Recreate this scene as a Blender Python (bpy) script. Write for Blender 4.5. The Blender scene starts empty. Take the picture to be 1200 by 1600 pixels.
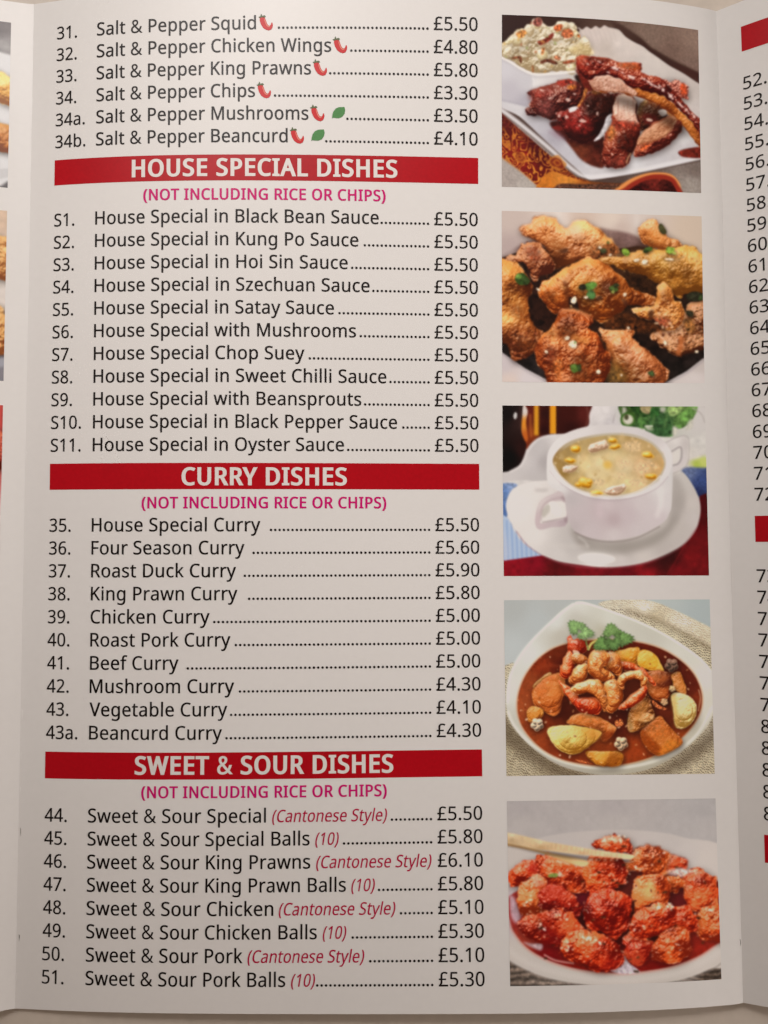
import bpy, math, random
import numpy as np
from mathutils import Matrix, Vector

scene = bpy.context.scene
MM = 0.001
# ---------------------------------------------------------------- camera
CAM_ROT = (-0.04523893137590851, 4.085602968404727e-05, 0.0018408255407321202)
CAM_POS = (74.70666980854376, 116.34555880121202, 162.72609982981913)      # mm: right, down, above the sheet
OX, OY = 74.0, 105.0                                                        # sheet point that sits at the world origin
FPX = 1225.0
def rot3(rx, ry, rz):
    cx, sx, cy, sy, cz, sz = math.cos(rx), math.sin(rx), math.cos(ry), math.sin(ry), math.cos(rz), math.sin(rz)
    return np.array([[cz, -sz, 0], [sz, cz, 0], [0, 0, 1]]) @ np.array([[cy, 0, sy], [0, 1, 0], [-sy, 0, cy]]) @ np.array([[1, 0, 0], [0, cx, -sx], [0, sx, cx]])
RC = rot3(*CAM_ROT)
FL = np.diag([1.0, -1.0, 1.0])
cam_data = bpy.data.cameras.new('camera'); cam = bpy.data.objects.new('camera', cam_data)
scene.collection.objects.link(cam); scene.camera = cam
cam_data.sensor_fit = 'HORIZONTAL'; cam_data.sensor_width = 36.0; cam_data.lens = 36.0 * FPX / 1200.0
cam_data.clip_start = 0.005; cam_data.clip_end = 20.0
M3 = FL @ RC @ FL
cam.matrix_world = Matrix([list(M3[0]) + [(CAM_POS[0] - OX) * MM], list(M3[1]) + [(OY - CAM_POS[1]) * MM], list(M3[2]) + [CAM_POS[2] * MM], [0, 0, 0, 1]])

# ---------------------------------------------------------------- light
world = bpy.data.worlds.new('World'); scene.world = world; world.use_nodes = True
bg = world.node_tree.nodes['Background']; bg.inputs[0].default_value = (1.0, 0.72, 0.54, 1); bg.inputs[1].default_value = 0.135
def area_light(name, loc, target, size, size_y, power, color, spread=180):
    d = bpy.data.lights.new(name, 'AREA'); d.shape = 'RECTANGLE'; d.size = size; d.size_y = size_y; d.energy = power; d.color = color; d.spread = math.radians(spread)
    o = bpy.data.objects.new(name, d); scene.collection.objects.link(o); o.location = loc
    o.rotation_euler = (Vector(target) - Vector(loc)).to_track_quat('-Z', 'Y').to_euler(); return o
area_light('ceiling_light', (-0.10, 0.42, 0.47), (-0.01, 0.07, 0), 0.26, 0.18, 0.205, (1.0, 0.952, 0.922), 42)
area_light('side_light', (0.50, -0.06, 0.16), (0.0, -0.03, 0), 0.20, 0.16, 1.12, (1.0, 0.922, 0.868))
scene.view_settings.view_transform = 'Standard'; scene.view_settings.look = 'None'
scene.view_settings.exposure = 0.13; scene.view_settings.gamma = 1.0; scene.view_settings.use_curve_mapping = False

# ---------------------------------------------------------------- the folded sheet
W, H = 148.0, 209.25
CC = (-0.0627207523022442, -0.020729668515684856, 0.13353845724719363, -0.044575403973756776, 0.006097094396352145, 0.033059138179855924, -0.005789759768636799, 0.020089021458004074, 0.05950215632636765, -0.02997521504409341, -0.16040720899221167, -0.09205326080359257)
RR = (0.5106361048219481, -0.17653565770422103, -0.1496144908126193)
LL = (-0.3044651208718995, -0.00018824064075286066, -0.10091681923930677)
GX, GW = np.polynomial.legendre.leggauss(8)
def sheet(u, v):
    """sheet coordinates (mm from the left fold, mm from the top edge) -> mm in space; the three panels bend like curled paper"""
    u = np.atleast_1d(np.asarray(u, float)); v = np.atleast_1d(np.asarray(v, float)); t = v / H * 2 - 1
    def centre(a):
        s = a / W * 2 - 1; c = CC
        return (c[0] + c[4] * t + c[8] * t * t) + (c[1] + c[5] * t + c[9] * t * t) * s + (c[2] + c[6] * t + c[10] * t * t) * s ** 2 + (c[3] + c[7] * t + c[11] * t * t) * s ** 3
    def run(f, a, b):
        x = 0; z = 0; m = (a + b) / 2; h = (b - a) / 2
        for g, w in zip(GX, GW):
            q = f(m + h * g); x = x + w * np.cos(q) * h; z = z + w * np.sin(q) * h
        return x, z
    x, z = run(centre, np.zeros_like(u), np.clip(u, 0, W))
    xr, zr = run(lambda a: RR[0] + RR[1] * np.minimum(a, 60) / 30 + RR[2] * t, np.zeros_like(u), np.maximum(u - W, 0))
    xl, zl = run(lambda a: LL[0] + LL[1] * a / 30 + LL[2] * t, np.zeros_like(u), np.minimum(u, 0))
    # the creases are rounded: a soft valley on the left, a rolled edge on the right
    s = np.clip(np.abs(u), 0, 2.2); z = z - np.where(u < 0, 0.16, 0.09) * (s - s * s / 4.4)
    s = np.clip(u - (W - 2.4), 0, 2.4); z = z - (0.10 + 0.13 * np.clip((v - 90) / 70, 0, 1)) * s * s / 4.8
    return np.stack([x + xr + xl, v, z + zr + zl], -1)
def lift(u, v, h=0.0):
    """a point h mm above the sheet, in metres"""
    p = sheet(u, v)
    if h:
        e = 0.02; u = np.atleast_1d(u); v = np.atleast_1d(v)
        side = np.where(u >= W - e, 1.0, np.where((u <= e) & (u > 0), 1.0, -1.0))
        du = (sheet(u + e * side, v) - p) * side[:, None]; dv = sheet(u, v + e) - p
        n = np.cross(du, dv); n /= np.linalg.norm(n, axis=1)[:, None]; n *= np.sign(n[:, 2:3]); p = p + n * h
    return np.stack([(p[:, 0] - OX), OY - p[:, 1], p[:, 2]], -1) * MM
def to_photo(u, v):
    """where the sheet point falls in the 1200 x 1600 picture (only used to know which ink goes on which spot of a printed picture)"""
    c = (sheet(u, v) - np.array(CAM_POS)) @ RC
    return 600 + FPX * c[:, 0] / -c[:, 2], 800 + FPX * c[:, 1] / -c[:, 2]

# ---------------------------------------------------------------- materials
def lin(c):
    c = np.asarray(c, float) / 255.0
    return np.where(c <= 0.04045, c / 12.92, ((c + 0.055) / 1.055) ** 2.4)
def material(name, color, rough=0.4, spec=0.5, bump=0.0, bump_scale=900.0, tint=0.0, attr=None, coat=0.0, ripple=0.0):
    m = bpy.data.materials.new(name); m.use_nodes = True; nt = m.node_tree; b = nt.nodes['Principled BSDF']
    b.inputs['Roughness'].default_value = rough; b.inputs['Specular IOR Level'].default_value = spec
    b.inputs['Coat Weight'].default_value = coat; b.inputs['Coat Roughness'].default_value = 0.25
    co = nt.nodes.new('ShaderNodeTexCoord')
    if attr:
        a = nt.nodes.new('ShaderNodeAttribute'); a.attribute_name = attr; nt.links.new(a.outputs['Color'], b.inputs['Base Color'])
    elif tint:
        n = nt.nodes.new('ShaderNodeTexNoise'); n.inputs['Scale'].default_value = bump_scale * .02; n.inputs['Detail'].default_value = 4
        n2 = nt.nodes.new('ShaderNodeTexNoise'); n2.inputs['Scale'].default_value = bump_scale; n2.inputs['Detail'].default_value = 2
        mx = nt.nodes.new('ShaderNodeMath'); mx.operation = 'MULTIPLY_ADD'; mx.inputs[1].default_value = .6; nt.links.new(n2.outputs['Fac'], mx.inputs[0]); nt.links.new(n.outputs['Fac'], mx.inputs[2])
        r = nt.nodes.new('ShaderNodeValToRGB'); c = np.array(color)
        r.color_ramp.elements[0].position = .55; r.color_ramp.elements[1].position = 1.05
        r.color_ramp.elements[0].color = (*np.clip(c * (1 - tint), 0, 1), 1); r.color_ramp.elements[1].color = (*np.clip(c * (1 + tint), 0, 1), 1)
        for q in (n, n2): nt.links.new(co.outputs['Object'], q.inputs['Vector'])
        nt.links.new(mx.outputs[0], r.inputs['Fac']); nt.links.new(r.outputs['Color'], b.inputs['Base Color'])
    else:
        b.inputs['Base Color'].default_value = (*color, 1)
    if bump:
        n = nt.nodes.new('ShaderNodeTexNoise'); n.inputs['Scale'].default_value = bump_scale; n.inputs['Detail'].default_value = 3
        nt.links.new(co.outputs['Object'], n.inputs['Vector'])
        k = nt.nodes.new('ShaderNodeBump'); k.inputs['Strength'].default_value = bump; k.inputs['Distance'].default_value = 0.00005
        nt.links.new(n.outputs['Fac'], k.inputs['Height']); nt.links.new(k.outputs['Normal'], b.inputs['Normal'])
        if ripple:
            n3 = nt.nodes.new('ShaderNodeTexNoise'); n3.inputs['Scale'].default_value = 22; n3.inputs['Detail'].default_value = 1.5
            nt.links.new(co.outputs['Object'], n3.inputs['Vector'])
            k3 = nt.nodes.new('ShaderNodeBump'); k3.inputs['Strength'].default_value = ripple; k3.inputs['Distance'].default_value = 0.001
            nt.links.new(n3.outputs['Fac'], k3.inputs['Height']); nt.links.new(k3.outputs['Normal'], k.inputs['Normal'])
            r3 = nt.nodes.new('ShaderNodeMapRange'); r3.inputs['To Min'].default_value = rough - .09; r3.inputs['To Max'].default_value = rough + .09
            nt.links.new(n3.outputs['Fac'], r3.inputs['Value']); nt.links.new(r3.outputs['Result'], b.inputs['Roughness'])
    return m
GLOSS = dict(rough=0.36, spec=0.15)
M_PAPER = material('coated_paper', (0.80, 0.785, 0.765), tint=0.015, bump=0.06, bump_scale=700, ripple=0.35, **GLOSS)
M_BLACK = material('black_ink', (0.014, 0.010, 0.009), **GLOSS)
M_RED = material('red_ink', (0.46, 0.003, 0.010), tint=0.09, bump_scale=1500, **GLOSS)
M_PINK = material('magenta_ink', (0.62, 0.006, 0.17), **GLOSS)
M_WINE = material('crimson_ink', (0.47, 0.006, 0.06), **GLOSS)
M_WHITE = material('unprinted_paper', (0.80, 0.77, 0.74), **GLOSS)
M_CHILLI = material('chilli_red_ink', (0.60, 0.014, 0.016), **GLOSS)
M_CHILLI_LIGHT = material('chilli_highlight_ink', (0.76, 0.25, 0.17), **GLOSS)
M_GREEN = material('leaf_green_ink', (0.07, 0.24, 0.065), tint=.12, bump_scale=2500, **GLOSS)
M_LEAF_LIGHT = material('leaf_vein_ink', (0.13, 0.34, 0.11), **GLOSS)
M_STEM = material('stem_green_ink', (0.10, 0.13, 0.05), **GLOSS)
M_PICTURE = material('picture_ink', (1, 1, 1), attr='ink', **GLOSS)
M_WEAR = material('scuffed_paper', (0.86, 0.85, 0.83), rough=.8, spec=.2)
M_DIRT = material('crease_dirt', (0.16, 0.14, 0.12), rough=.8, spec=.2)
M_TABLE = material('table_laminate', (0.60, 0.53, 0.455), rough=.5, spec=.4, tint=0.07, bump=.15, bump_scale=420)

# ---------------------------------------------------------------- picture printing
class Print:
    """a small colour plate: areas, lumps and strokes of ink laid over each other"""
    def __init__(self, w, h, seed, k=0.4):
        self.k = k; self.w = int(w * k); self.h = int(h * k)
        self.rng = np.random.default_rng(seed)
        self.img = np.zeros((self.h, self.w, 3)); self.cache = {}
        self.Y, self.X = np.mgrid[0:self.h, 0:self.w]
        self.full = (slice(0, self.h), slice(0, self.w)); self.sl = self.full
    def window(self, pts, pad):
        """work only on the patch of the plate these points cover"""
        p = self.spline(pts) if 2 < len(pts) < 60 else np.array(pts, float); a = np.floor((p.min(0) - pad) * self.k).astype(int) - 2; b = np.ceil((p.max(0) + pad) * self.k).astype(int) + 3
        x0, y0 = np.clip(a, 0, [self.w - 4, self.h - 4]); x1, y1 = np.clip(b, [4, 4], [self.w, self.h])
        self.sl = (slice(int(y0), int(max(y1, y0 + 4))), slice(int(x0), int(max(x1, x0 + 4))))
    def field(self, size, key=0):
        kk = (size, key)
        if kk not in self.cache:
            s = max(1.0, size * self.k)
            gh, gw = int(self.h / s) + 3, int(self.w / s) + 3
            g = self.rng.standard_normal((gh, gw))
            y = np.arange(self.h) / s; x = np.arange(self.w) / s
            yi = y.astype(int); xi = x.astype(int); fy = y - yi; fx = x - xi
            fy = (fy * fy * (3 - 2 * fy))[:, None]; fx = (fx * fx * (3 - 2 * fx))[None, :]
            a = g[yi][:, xi] * (1 - fx) + g[yi][:, xi + 1] * fx
            b = g[yi + 1][:, xi] * (1 - fx) + g[yi + 1][:, xi + 1] * fx
            self.cache[kk] = a * (1 - fy) + b * fy
        return self.cache[kk][self.sl]
    def fbm(self, size, key=0, n=4):
        return sum(self.field(size / 2 ** i, key + i * 17) * 0.55 ** i for i in range(n)) / 1.2
    @staticmethod
    def spline(pts, n=6, closed=True):
        p = np.array(pts, float)
        if closed: q = np.vstack([p[-1:], p, p[:2]])
        else: q = np.vstack([2 * p[:1] - p[1:2], p, 2 * p[-1:] - p[-2:-1]])
        out = []; t = (np.arange(n) / n)[:, None]
        for i in range(1, len(q) - 2):
            a, b, c, d = q[i - 1], q[i], q[i + 1], q[i + 2]
            out.append(0.5 * (2 * b + (c - a) * t + (2 * a - 5 * b + 4 * c - d) * t ** 2 + (3 * b - a - 3 * c + d) * t ** 3))
        r = np.vstack(out)
        return r if closed else np.vstack([r, p[-1:]])
    def mask(self, pts, smooth=True, rough=0, rs=18):
        p = self.spline(pts) if smooth else np.array(pts, float)
        if rough:
            m = len(p); q = []
            for i in range(m):
                a, b = p[i], p[(i + 1) % m]; n = max(1, int(np.hypot(*(b - a)) / (rs * .4)))
                q += [a + (b - a) * j / n for j in range(n)]
            p = np.array(q); j = self.rng.standard_normal(p.shape) * rough
            j = (j + np.roll(j, 1, 0) + np.roll(j, -1, 0)) / 2
            p = p + j
        oy, ox = self.sl[0].start, self.sl[1].start; H, W = self.sl[0].stop - oy, self.sl[1].stop - ox
        p = p * self.k - np.array([ox, oy])
        SS = 3; d = np.zeros((H * SS, W + 2))
        for a, b in zip(p, np.roll(p, -1, 0)):
            if a[1] == b[1]: continue
            sg = 1.0
            if a[1] > b[1]: a, b, sg = b, a, -1.0
            y0 = int(np.ceil(a[1] * SS - .5)); y1 = int(np.ceil(b[1] * SS - .5))
            y0 = max(y0, 0); y1 = min(y1, H * SS)
            if y1 <= y0: continue
            ys = np.arange(y0, y1); x = a[0] + (b[0] - a[0]) * ((ys + .5) / SS - a[1]) / (b[1] - a[1])
            x = np.clip(x, 0, W - 1e-6); xi = x.astype(int); f = x - xi
            np.add.at(d, (ys, xi), sg * (1 - f)); np.add.at(d, (ys, xi + 1), sg * f)
        m = np.clip(np.abs(np.cumsum(d, 1)[:, :W]), 0, 1)
        return m.reshape(H, SS, W).mean(1)
    def blur(self, a, r):
        r = r * self.k
        n = int(round(r * .9))
        if n < 1:
            return a
        for _ in range(2):
            for ax in (0, 1):
                pad = [(0, 0)] * a.ndim; pad[ax] = (n + 1, n)
                c = np.cumsum(np.pad(a, pad, mode='edge'), ax)
                L = a.shape[ax]
                hi = np.take(c, np.arange(2 * n + 1, 2 * n + 1 + L), ax); lo = np.take(c, np.arange(0, L), ax)
                a = (hi - lo) / (2 * n + 1)
        return a
    def mix(self, m, col):
        m = m[..., None]; v = self.img[self.sl]; v += (np.asarray(col, float) - v) * m
    def blend(self, samples, power=2.5):
        """colours given at points, spread smoothly between them"""
        X, Y = self.X[self.sl], self.Y[self.sl]
        num = np.zeros(X.shape + (3,)); den = np.zeros(X.shape + (1,))
        for x, y, c in samples:
            d = ((X - x * self.k) ** 2 + (Y - y * self.k) ** 2 + 120.0 * self.k ** 2)[..., None] ** (-power / 2)
            num += d * np.array(c, float); den += d
        return num / den
    def area(self, pts, col, soft=3, tex=0, ts=30, smooth=True, alpha=1.0, rough=0):
        self.window(pts, soft * 2.5 + 10)
        m = self.mask(pts, smooth, rough)
        if soft: m = self.blur(m, soft)
        c = self.blend(col) if isinstance(col, list) else np.array(col, float)
        if tex: c = c * (1 + tex * self.fbm(ts, len(pts)))[..., None]
        self.mix(m * alpha, c); self.sl = self.full
    def shade(self, pts, k, soft=25, dx=0, dy=0, col=(20, 8, 5)):
        q = [(x + dx, y + dy) for x, y in pts]; self.window(q, soft * 2.5 + 10)
        self.mix(self.blur(self.mask(q), soft) * k, np.array(col, float)); self.sl = self.full
    def lump(self, pts, lo, mid, hi, r=40, bump=.5, bs=24, light=(-.35, -.75, .65), spec=.0, sp=30, soft=2.5, rough=3, shadow=.55, var=.18, key=None, ridge=0, amp=1.0, smooth=True, tint=None, gain=1.0, fold=0.0):
        key = self.rng.integers(1000) if key is None else key
        if shadow: self.shade(pts, shadow, 22, 6, 12)
        self.window(pts, 40)
        m = self.mask(pts, smooth, rough)
        h = np.zeros_like(m)
        for q, wt in ((r * .35, .3), (r, .7), (r * 1.8, .5)):
            b = np.clip(2 * self.blur(m, q) - 1, 0, 1); h += wt * np.sqrt(b + 1e-4) * q
        n1 = self.fbm(bs, key, 4)
        if ridge: n1 = (1 - ridge) * n1 + ridge * (1 - 2 * np.abs(self.fbm(bs * 1.6, key + 5, 3)))
        if fold: h = h + fold * 26 * self.fbm(105, key + 9, 2)
        h = (h * amp + bump * bs * .55 * n1) * self.k
        gy, gx = np.gradient(self.blur(h, 1.2))
        nz = 1 / np.sqrt(1 + gx * gx + gy * gy); nx, ny = -gx * nz, -gy * nz
        L = np.array(light); L = L / np.linalg.norm(L)
        s = nx * L[0] + ny * L[1] + nz * L[2]
        s = np.clip((s - .1) / .85 * gain + var * self.fbm(90, key + 3, 2), 0, 1)
        lo, mid, hi = [np.array(c, float) for c in (lo, mid, hi)]
        s3 = s[..., None]
        c = np.where(s3 < .5, lo + (mid - lo) * s3 * 2, mid + (hi - mid) * (s3 - .5) * 2)
        if tint is not None:
            t = self.blend(tint); c = c * t / 128.0
        if spec:
            H = L + np.array([0, 0, 1.]); H /= np.linalg.norm(H)
            q = np.clip(nx * H[0] + ny * H[1] + nz * H[2], 0, 1) ** sp
            c = c + (np.array([255, 240, 232.]) - c) * np.clip(q * spec, 0, 1)[..., None]
        self.mix(self.blur(m, soft), np.clip(c, 0, 255)); self.sl = self.full
    def stroke(self, pts, width, col, soft=2, alpha=1.0, taper=False, smooth=True):
        p = self.spline(pts, 6, False) if smooth and len(pts) > 2 else np.array(pts, float)
        d = np.gradient(p, axis=0); d /= np.hypot(d[:, 0], d[:, 1])[:, None] + 1e-9
        n = np.stack([-d[:, 1], d[:, 0]], 1); w = np.ones(len(p)) * width / 2
        if taper: w *= np.sin(np.linspace(.15, np.pi - .15, len(p)))
        q = np.vstack([p + n * w[:, None], (p - n * w[:, None])[::-1]])
        self.window(q, soft * 2.5 + 6)
        m = self.mask(q, False)
        if soft: m = self.blur(m, soft)
        self.mix(np.clip(m, 0, 1) * alpha, np.array(col, float)); self.sl = self.full
    def dots(self, pts, n, size, cols, soft=1.5, alpha=.9, inside=None, stretch=1.6):
        """n small flecks scattered in an area"""
        p = np.array(pts, float); lo, hi = p.min(0), p.max(0)
        reg = self.mask(pts); done = 0; tries = 0
        while done < n and tries < n * 12:
            tries += 1
            x, y = lo + (hi - lo) * self.rng.random(2)
            iy, ix = int(y * self.k), int(x * self.k)
            if not (0 <= iy < self.h and 0 <= ix < self.w) or reg[iy, ix] < .5: continue
            done += 1
            r = size * (.5 + self.rng.random()); a = self.rng.random() * 6.28; st = 1 + (stretch - 1) * self.rng.random()
            q = [(x + r * st * math.cos(t) * math.cos(a) - r / st * math.sin(t) * math.sin(a), y + r * st * math.cos(t) * math.sin(a) + r / st * math.sin(t) * math.cos(a)) for t in np.arange(7) * .9]
            c = cols[self.rng.integers(len(cols))]
            self.window(q, soft * 2.5 + 4)
            m = self.mask(q)
            if soft: m = self.blur(m, soft)
            self.mix(m * alpha, np.array(c, float)); self.sl = self.full
    def finish(self, sat=.86, soft=2.5, warm=(1, 1, 1), grain=1.2):
        self.sl = self.full
        a = self.blur(self.img, soft); g = a.mean(2, keepdims=True)
        self.img = np.clip((g + (a - g) * sat) * np.array(warm) + (self.rng.standard_normal(a.shape[:2]) * grain)[..., None], 0, 255)
        return self
def oval(cx, cy, rx, ry, rot=0, n=12, jit=0, rng=None):
    out = []
    for i in range(n):
        t = 2 * math.pi * i / n; k = 1 + (jit * (rng.random() - .5) if rng is not None else 0)
        x, y = rx * k * math.cos(t), ry * k * math.sin(t); c, s = math.cos(rot), math.sin(rot)
        out.append((cx + x * c - y * s, cy + x * s + y * c))
    return out

def print_ribs():
    P = Print(1200, 1060, 11); R = P.rng
    P.img[:] = (62, 42, 36)
    # brown cloth behind the plate
    P.area([(-20, -20), (700, -20), (700, 60), (600, 120), (300, 200), (-20, 200)], [(20, 20, (52, 33, 30)), (300, 40, (58, 38, 32)), (640, 50, (84, 62, 54)), (100, 180, (48, 32, 30))], 6)
    P.area([(640, 20), (1220, 60), (1220, 380), (1000, 270), (880, 200), (820, 145), (700, 70)], [(700, 60, (110, 88, 78)), (900, 120, (126, 104, 93)), (1150, 150, (142, 118, 106)), (1000, 240, (118, 94, 84)), (1150, 320, (128, 104, 94))], 8, .05, 9, smooth=False)
    P.area([(640, 40), (720, 75), (830, 150), (890, 210), (1010, 280), (1220, 375), (1220, 440), (1000, 330), (860, 225), (740, 150)], [(700, 90, (70, 48, 42)), (900, 235, (58, 36, 32)), (1150, 380, (66, 38, 33))], 7, smooth=False)
    # white plate
    rim = [(430, 130)] + [(460 + 26 * i, 92 + (8 if i % 2 else -6) + (-2 * i)) for i in range(8)] + [(700, 100), (740, 140), (790, 172), (840, 196), (880, 228), (930, 262), (1000, 312), (1080, 356), (1165, 412), (1240, 450), (1240, 842), (1180, 858), (1000, 900), (800, 940), (545, 980), (500, 955), (380, 850), (250, 730), (120, 610), (-20, 515), (-20, 250)]
    P.area(rim, [(560, 120, (212, 200, 196)), (700, 180, (216, 206, 202)), (900, 320, (212, 204, 200)), (1100, 430, (205, 196, 192)), (1150, 600, (206, 198, 196)), (620, 220, (200, 188, 180)), (100, 540, (208, 206, 212)), (240, 640, (186, 184, 194)), (330, 720, (172, 168, 180)), (420, 800, (192, 190, 200)), (620, 930, (206, 204, 210)), (900, 860, (204, 202, 208)), (1130, 800, (196, 190, 196)), (800, 880, (216, 216, 222)), (1090, 730, (214, 212, 216))], 3, .012, 30)
    for i in range(8):
        P.stroke([(470 + 26 * i, 96 - 2 * i), (480 + 27 * i, 124 - 2 * i), (498 + 27 * i, 170)], 6, (186, 172, 168), 5, .45)
    P.stroke([(560, 190), (700, 250), (900, 350), (1180, 470)], 60, (190, 180, 178), 30, .35)
    # plate front lip
    P.stroke([(-20, 545), (120, 650), (300, 800), (440, 925), (540, 962), (800, 925), (1000, 884), (1220, 838)], 26, (226, 224, 230), 5, .9)
    P.stroke([(-20, 518), (120, 622), (260, 742), (420, 885), (520, 935), (640, 932), (900, 885), (1200, 815)], 9, (196, 190, 194), 9, .25)
    P.stroke([(-20, 562), (120, 668), (300, 822), (440, 946), (540, 979), (800, 945), (1000, 903), (1220, 858)], 6, (170, 158, 156), 4, .4)
    # table and napkin in front
    low = [(-20, 568), (130, 678), (300, 826), (440, 950), (540, 983), (800, 947), (1220, 862), (1220, 1080), (-20, 1080)]
    P.area(low, [(60, 980, (166, 156, 152)), (150, 1010, (176, 168, 163)), (1130, 1000, (158, 148, 142)), (1150, 920, (120, 106, 100)), (850, 975, (92, 76, 70)), (640, 1000, (80, 62, 56))], 3, .05, 8, smooth=False)
    nap = [(-20, 560), (130, 690), (300, 838), (450, 962), (545, 990), (700, 1000), (800, 990), (700, 1035), (640, 1080), (230, 1080), (225, 1015), (130, 930), (-20, 822)]
    mN = P.mask(nap, False)
    a = P.field(46, 3) + .55 * P.field(22, 8); b = P.field(40, 21) + .5 * P.field(20, 9)
    ring = np.abs(np.sin(2.3 * a + 1.3 * b + .8 * P.field(90, 31))); pat = np.clip((ring - .70) * 5, 0, 1)
    fade = P.blend([(40, 620, (30, 0, 0)), (200, 740, (60, 0, 0)), (300, 860, (150, 0, 0)), (60, 740, (190, 0, 0)), (120, 840, (255, 0, 0)), (200, 940, (255, 0, 0)), (420, 920, (150, 0, 0)), (600, 1000, (60, 0, 0))], 3)[..., 0] / 255
    base = P.blend([(40, 620, (84, 20, 18)), (240, 790, (72, 16, 16)), (120, 850, (128, 28, 20)), (400, 960, (96, 26, 18)), (600, 1010, (88, 40, 22))], 3)
    ink = base * (1 - (pat * fade)[..., None]) + np.array([206, 128, 44.]) * (pat * fade)[..., None]
    P.mix(P.blur(mN, 2), ink * (1 + .10 * P.fbm(10, 4))[..., None])
    for cx, cy, r in ((120, 845, 36), (340, 880, 46)):
        for rr, c in ((1, (196, 118, 42)), (.72, (104, 22, 18)), (.48, (190, 108, 38)), (.25, (110, 24, 18))):
            P.area(oval(cx, cy, r * rr * 1.2, r * rr * .8, .6, 10, .35, R), c, 3, alpha=.75)
    P.area([(225, 1080), (222, 1010), (300, 930), (400, 958), (520, 992), (560, 1010), (350, 1012), (330, 1080)], [(260, 1000, (196, 112, 36)), (400, 985, (214, 134, 52)), (520, 1000, (150, 78, 30))], 4, .06, 14)
    P.area([(330, 1080), (345, 1006), (480, 1004), (720, 1010), (700, 1080)], (92, 58, 44), 4, .25, 9)
    P.stroke([(-20, 826), (130, 934), (226, 1018), (240, 1050)], 7, (196, 124, 56), 3, .6)
    P.area([(650, 1080), (700, 1020), (780, 968), (890, 936), (1000, 944), (1056, 996), (1062, 1050), (1040, 1080)], (224, 142, 78), 3)
    P.area([(690, 1080), (740, 1020), (810, 976), (900, 948), (994, 955), (1044, 1000), (1048, 1080)], (150, 44, 30), 3)
    P.area([(730, 1080), (790, 1018), (880, 978), (980, 980), (1020, 1010), (1020, 1080)], [(800, 1040, (54, 14, 14)), (920, 1000, (96, 30, 24)), (1000, 1030, (60, 18, 16))], 4, .25, 14)
    # square white bowl with the potato salad
    P.area([(-20, 190), (200, 250), (460, 230), (465, 370), (450, 395), (330, 415), (215, 450), (190, 520), (160, 548), (-20, 505)], [(40, 330, (204, 202, 210)), (60, 450, (190, 186, 196)), (170, 400, (198, 196, 204)), (220, 410, (222, 220, 222)), (330, 390, (212, 208, 210)), (430, 375, (222, 218, 216)), (150, 520, (176, 172, 184))], 3, smooth=False)
    P.stroke([(196, 368), (204, 430), (186, 520)], 9, (228, 226, 228), 4, .7)
    P.stroke([(-20, 505), (90, 530), (165, 550)], 8, (150, 146, 160), 5, .6)
    sal = [(-20, 185), (60, 165), (62, 135), (105, 100), (165, 92), (195, 45), (232, 26), (262, 58), (300, 90), (330, 70), (400, 66), (445, 92), (470, 140), (525, 180), (560, 240), (500, 262), (455, 268), (445, 330), (380, 342), (280, 350), (200, 352), (120, 310), (60, 275), (-20, 240)]
    P.lump(sal, (160, 138, 104), (212, 198, 166), (240, 230, 212), 40, .4, 40, rough=4, shadow=0, var=.2)
    SM = P.mask(sal)
    for i in range(46):
        x, y = R.uniform(20, 520), R.uniform(50, 330)
        if SM[min(P.h - 1, int(y * P.k)), min(P.w - 1, int(x * P.k))] < .5: continue
        w = R.uniform(20, 42)
        P.lump(oval(x, y, w, w * R.uniform(.55, .9), R.uniform(0, 3), 7, .5, R), (172, 150, 116), [(218, 204, 174), (226, 216, 194), (212, 198, 152)][R.integers(3)], (242, 236, 216), 14, .2, 14, rough=2, shadow=.2, var=.1)
    for q, c in (([(195, 60), (215, 32), (245, 34), (250, 66), (222, 82)], (150, 82, 72)), ([(225, 168), (265, 152), (312, 118), (318, 138), (290, 168), (240, 190)], (124, 46, 34)), ([(320, 84), (350, 68), (372, 74), (360, 104), (330, 108)], (186, 92, 52)), ([(375, 100), (408, 92), (432, 110), (430, 140), (390, 150), (365, 132)], (190, 104, 66)), ([(100, 120), (140, 100), (160, 120), (130, 148), (108, 140)], (204, 136, 72)), ([(240, 285), (290, 270), (340, 292), (332, 304), (280, 290), (250, 300)], (96, 50, 36)), ([(370, 292), (420, 276), (446, 284), (400, 300)], (150, 74, 46)), ([(76, 262), (126, 254), (132, 290), (120, 292), (112, 268), (80, 272)], (112, 62, 40)), ([(250, 210), (268, 206), (260, 240), (246, 246)], (190, 120, 70)), ([(455, 130), (472, 128), (470, 148)], (200, 110, 50)), ([(330, 250), (360, 262), (350, 280), (322, 268)], (178, 112, 78)), ([(192, 310), (202, 312), (202, 350), (192, 348)], (130, 84, 50))):
        P.area(q, c, 3, .25, 10)
    P.dots(sal, 40, 6, [(196, 150, 84), (214, 170, 92), (180, 96, 60), (150, 160, 90)], 2, .7)
    P.area([(430, 200), (470, 180), (530, 190), (550, 240), (470, 252), (420, 236)], (226, 200, 140), 10, alpha=.5)
    P.stroke([(-20, 246), (60, 286), (130, 330), (205, 360), (300, 358), (452, 344)], 13, (234, 230, 228), 3, .95)
    P.stroke([(-20, 262), (60, 300), (130, 345), (205, 376), (300, 374), (452, 360)], 8, (186, 182, 188), 5, .6)
    # sauce on the plate
    P.area([(300, 640), (430, 640), (600, 700), (620, 890), (560, 902), (480, 860), (430, 800), (380, 740), (330, 700)], [(400, 680, (70, 22, 20)), (480, 810, (112, 50, 32)), (560, 850, (88, 34, 24)), (590, 780, (54, 18, 15))], 6, .12, 20)
    P.area([(310, 672), (345, 662), (375, 680), (350, 692)], (120, 34, 30), 3)
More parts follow.
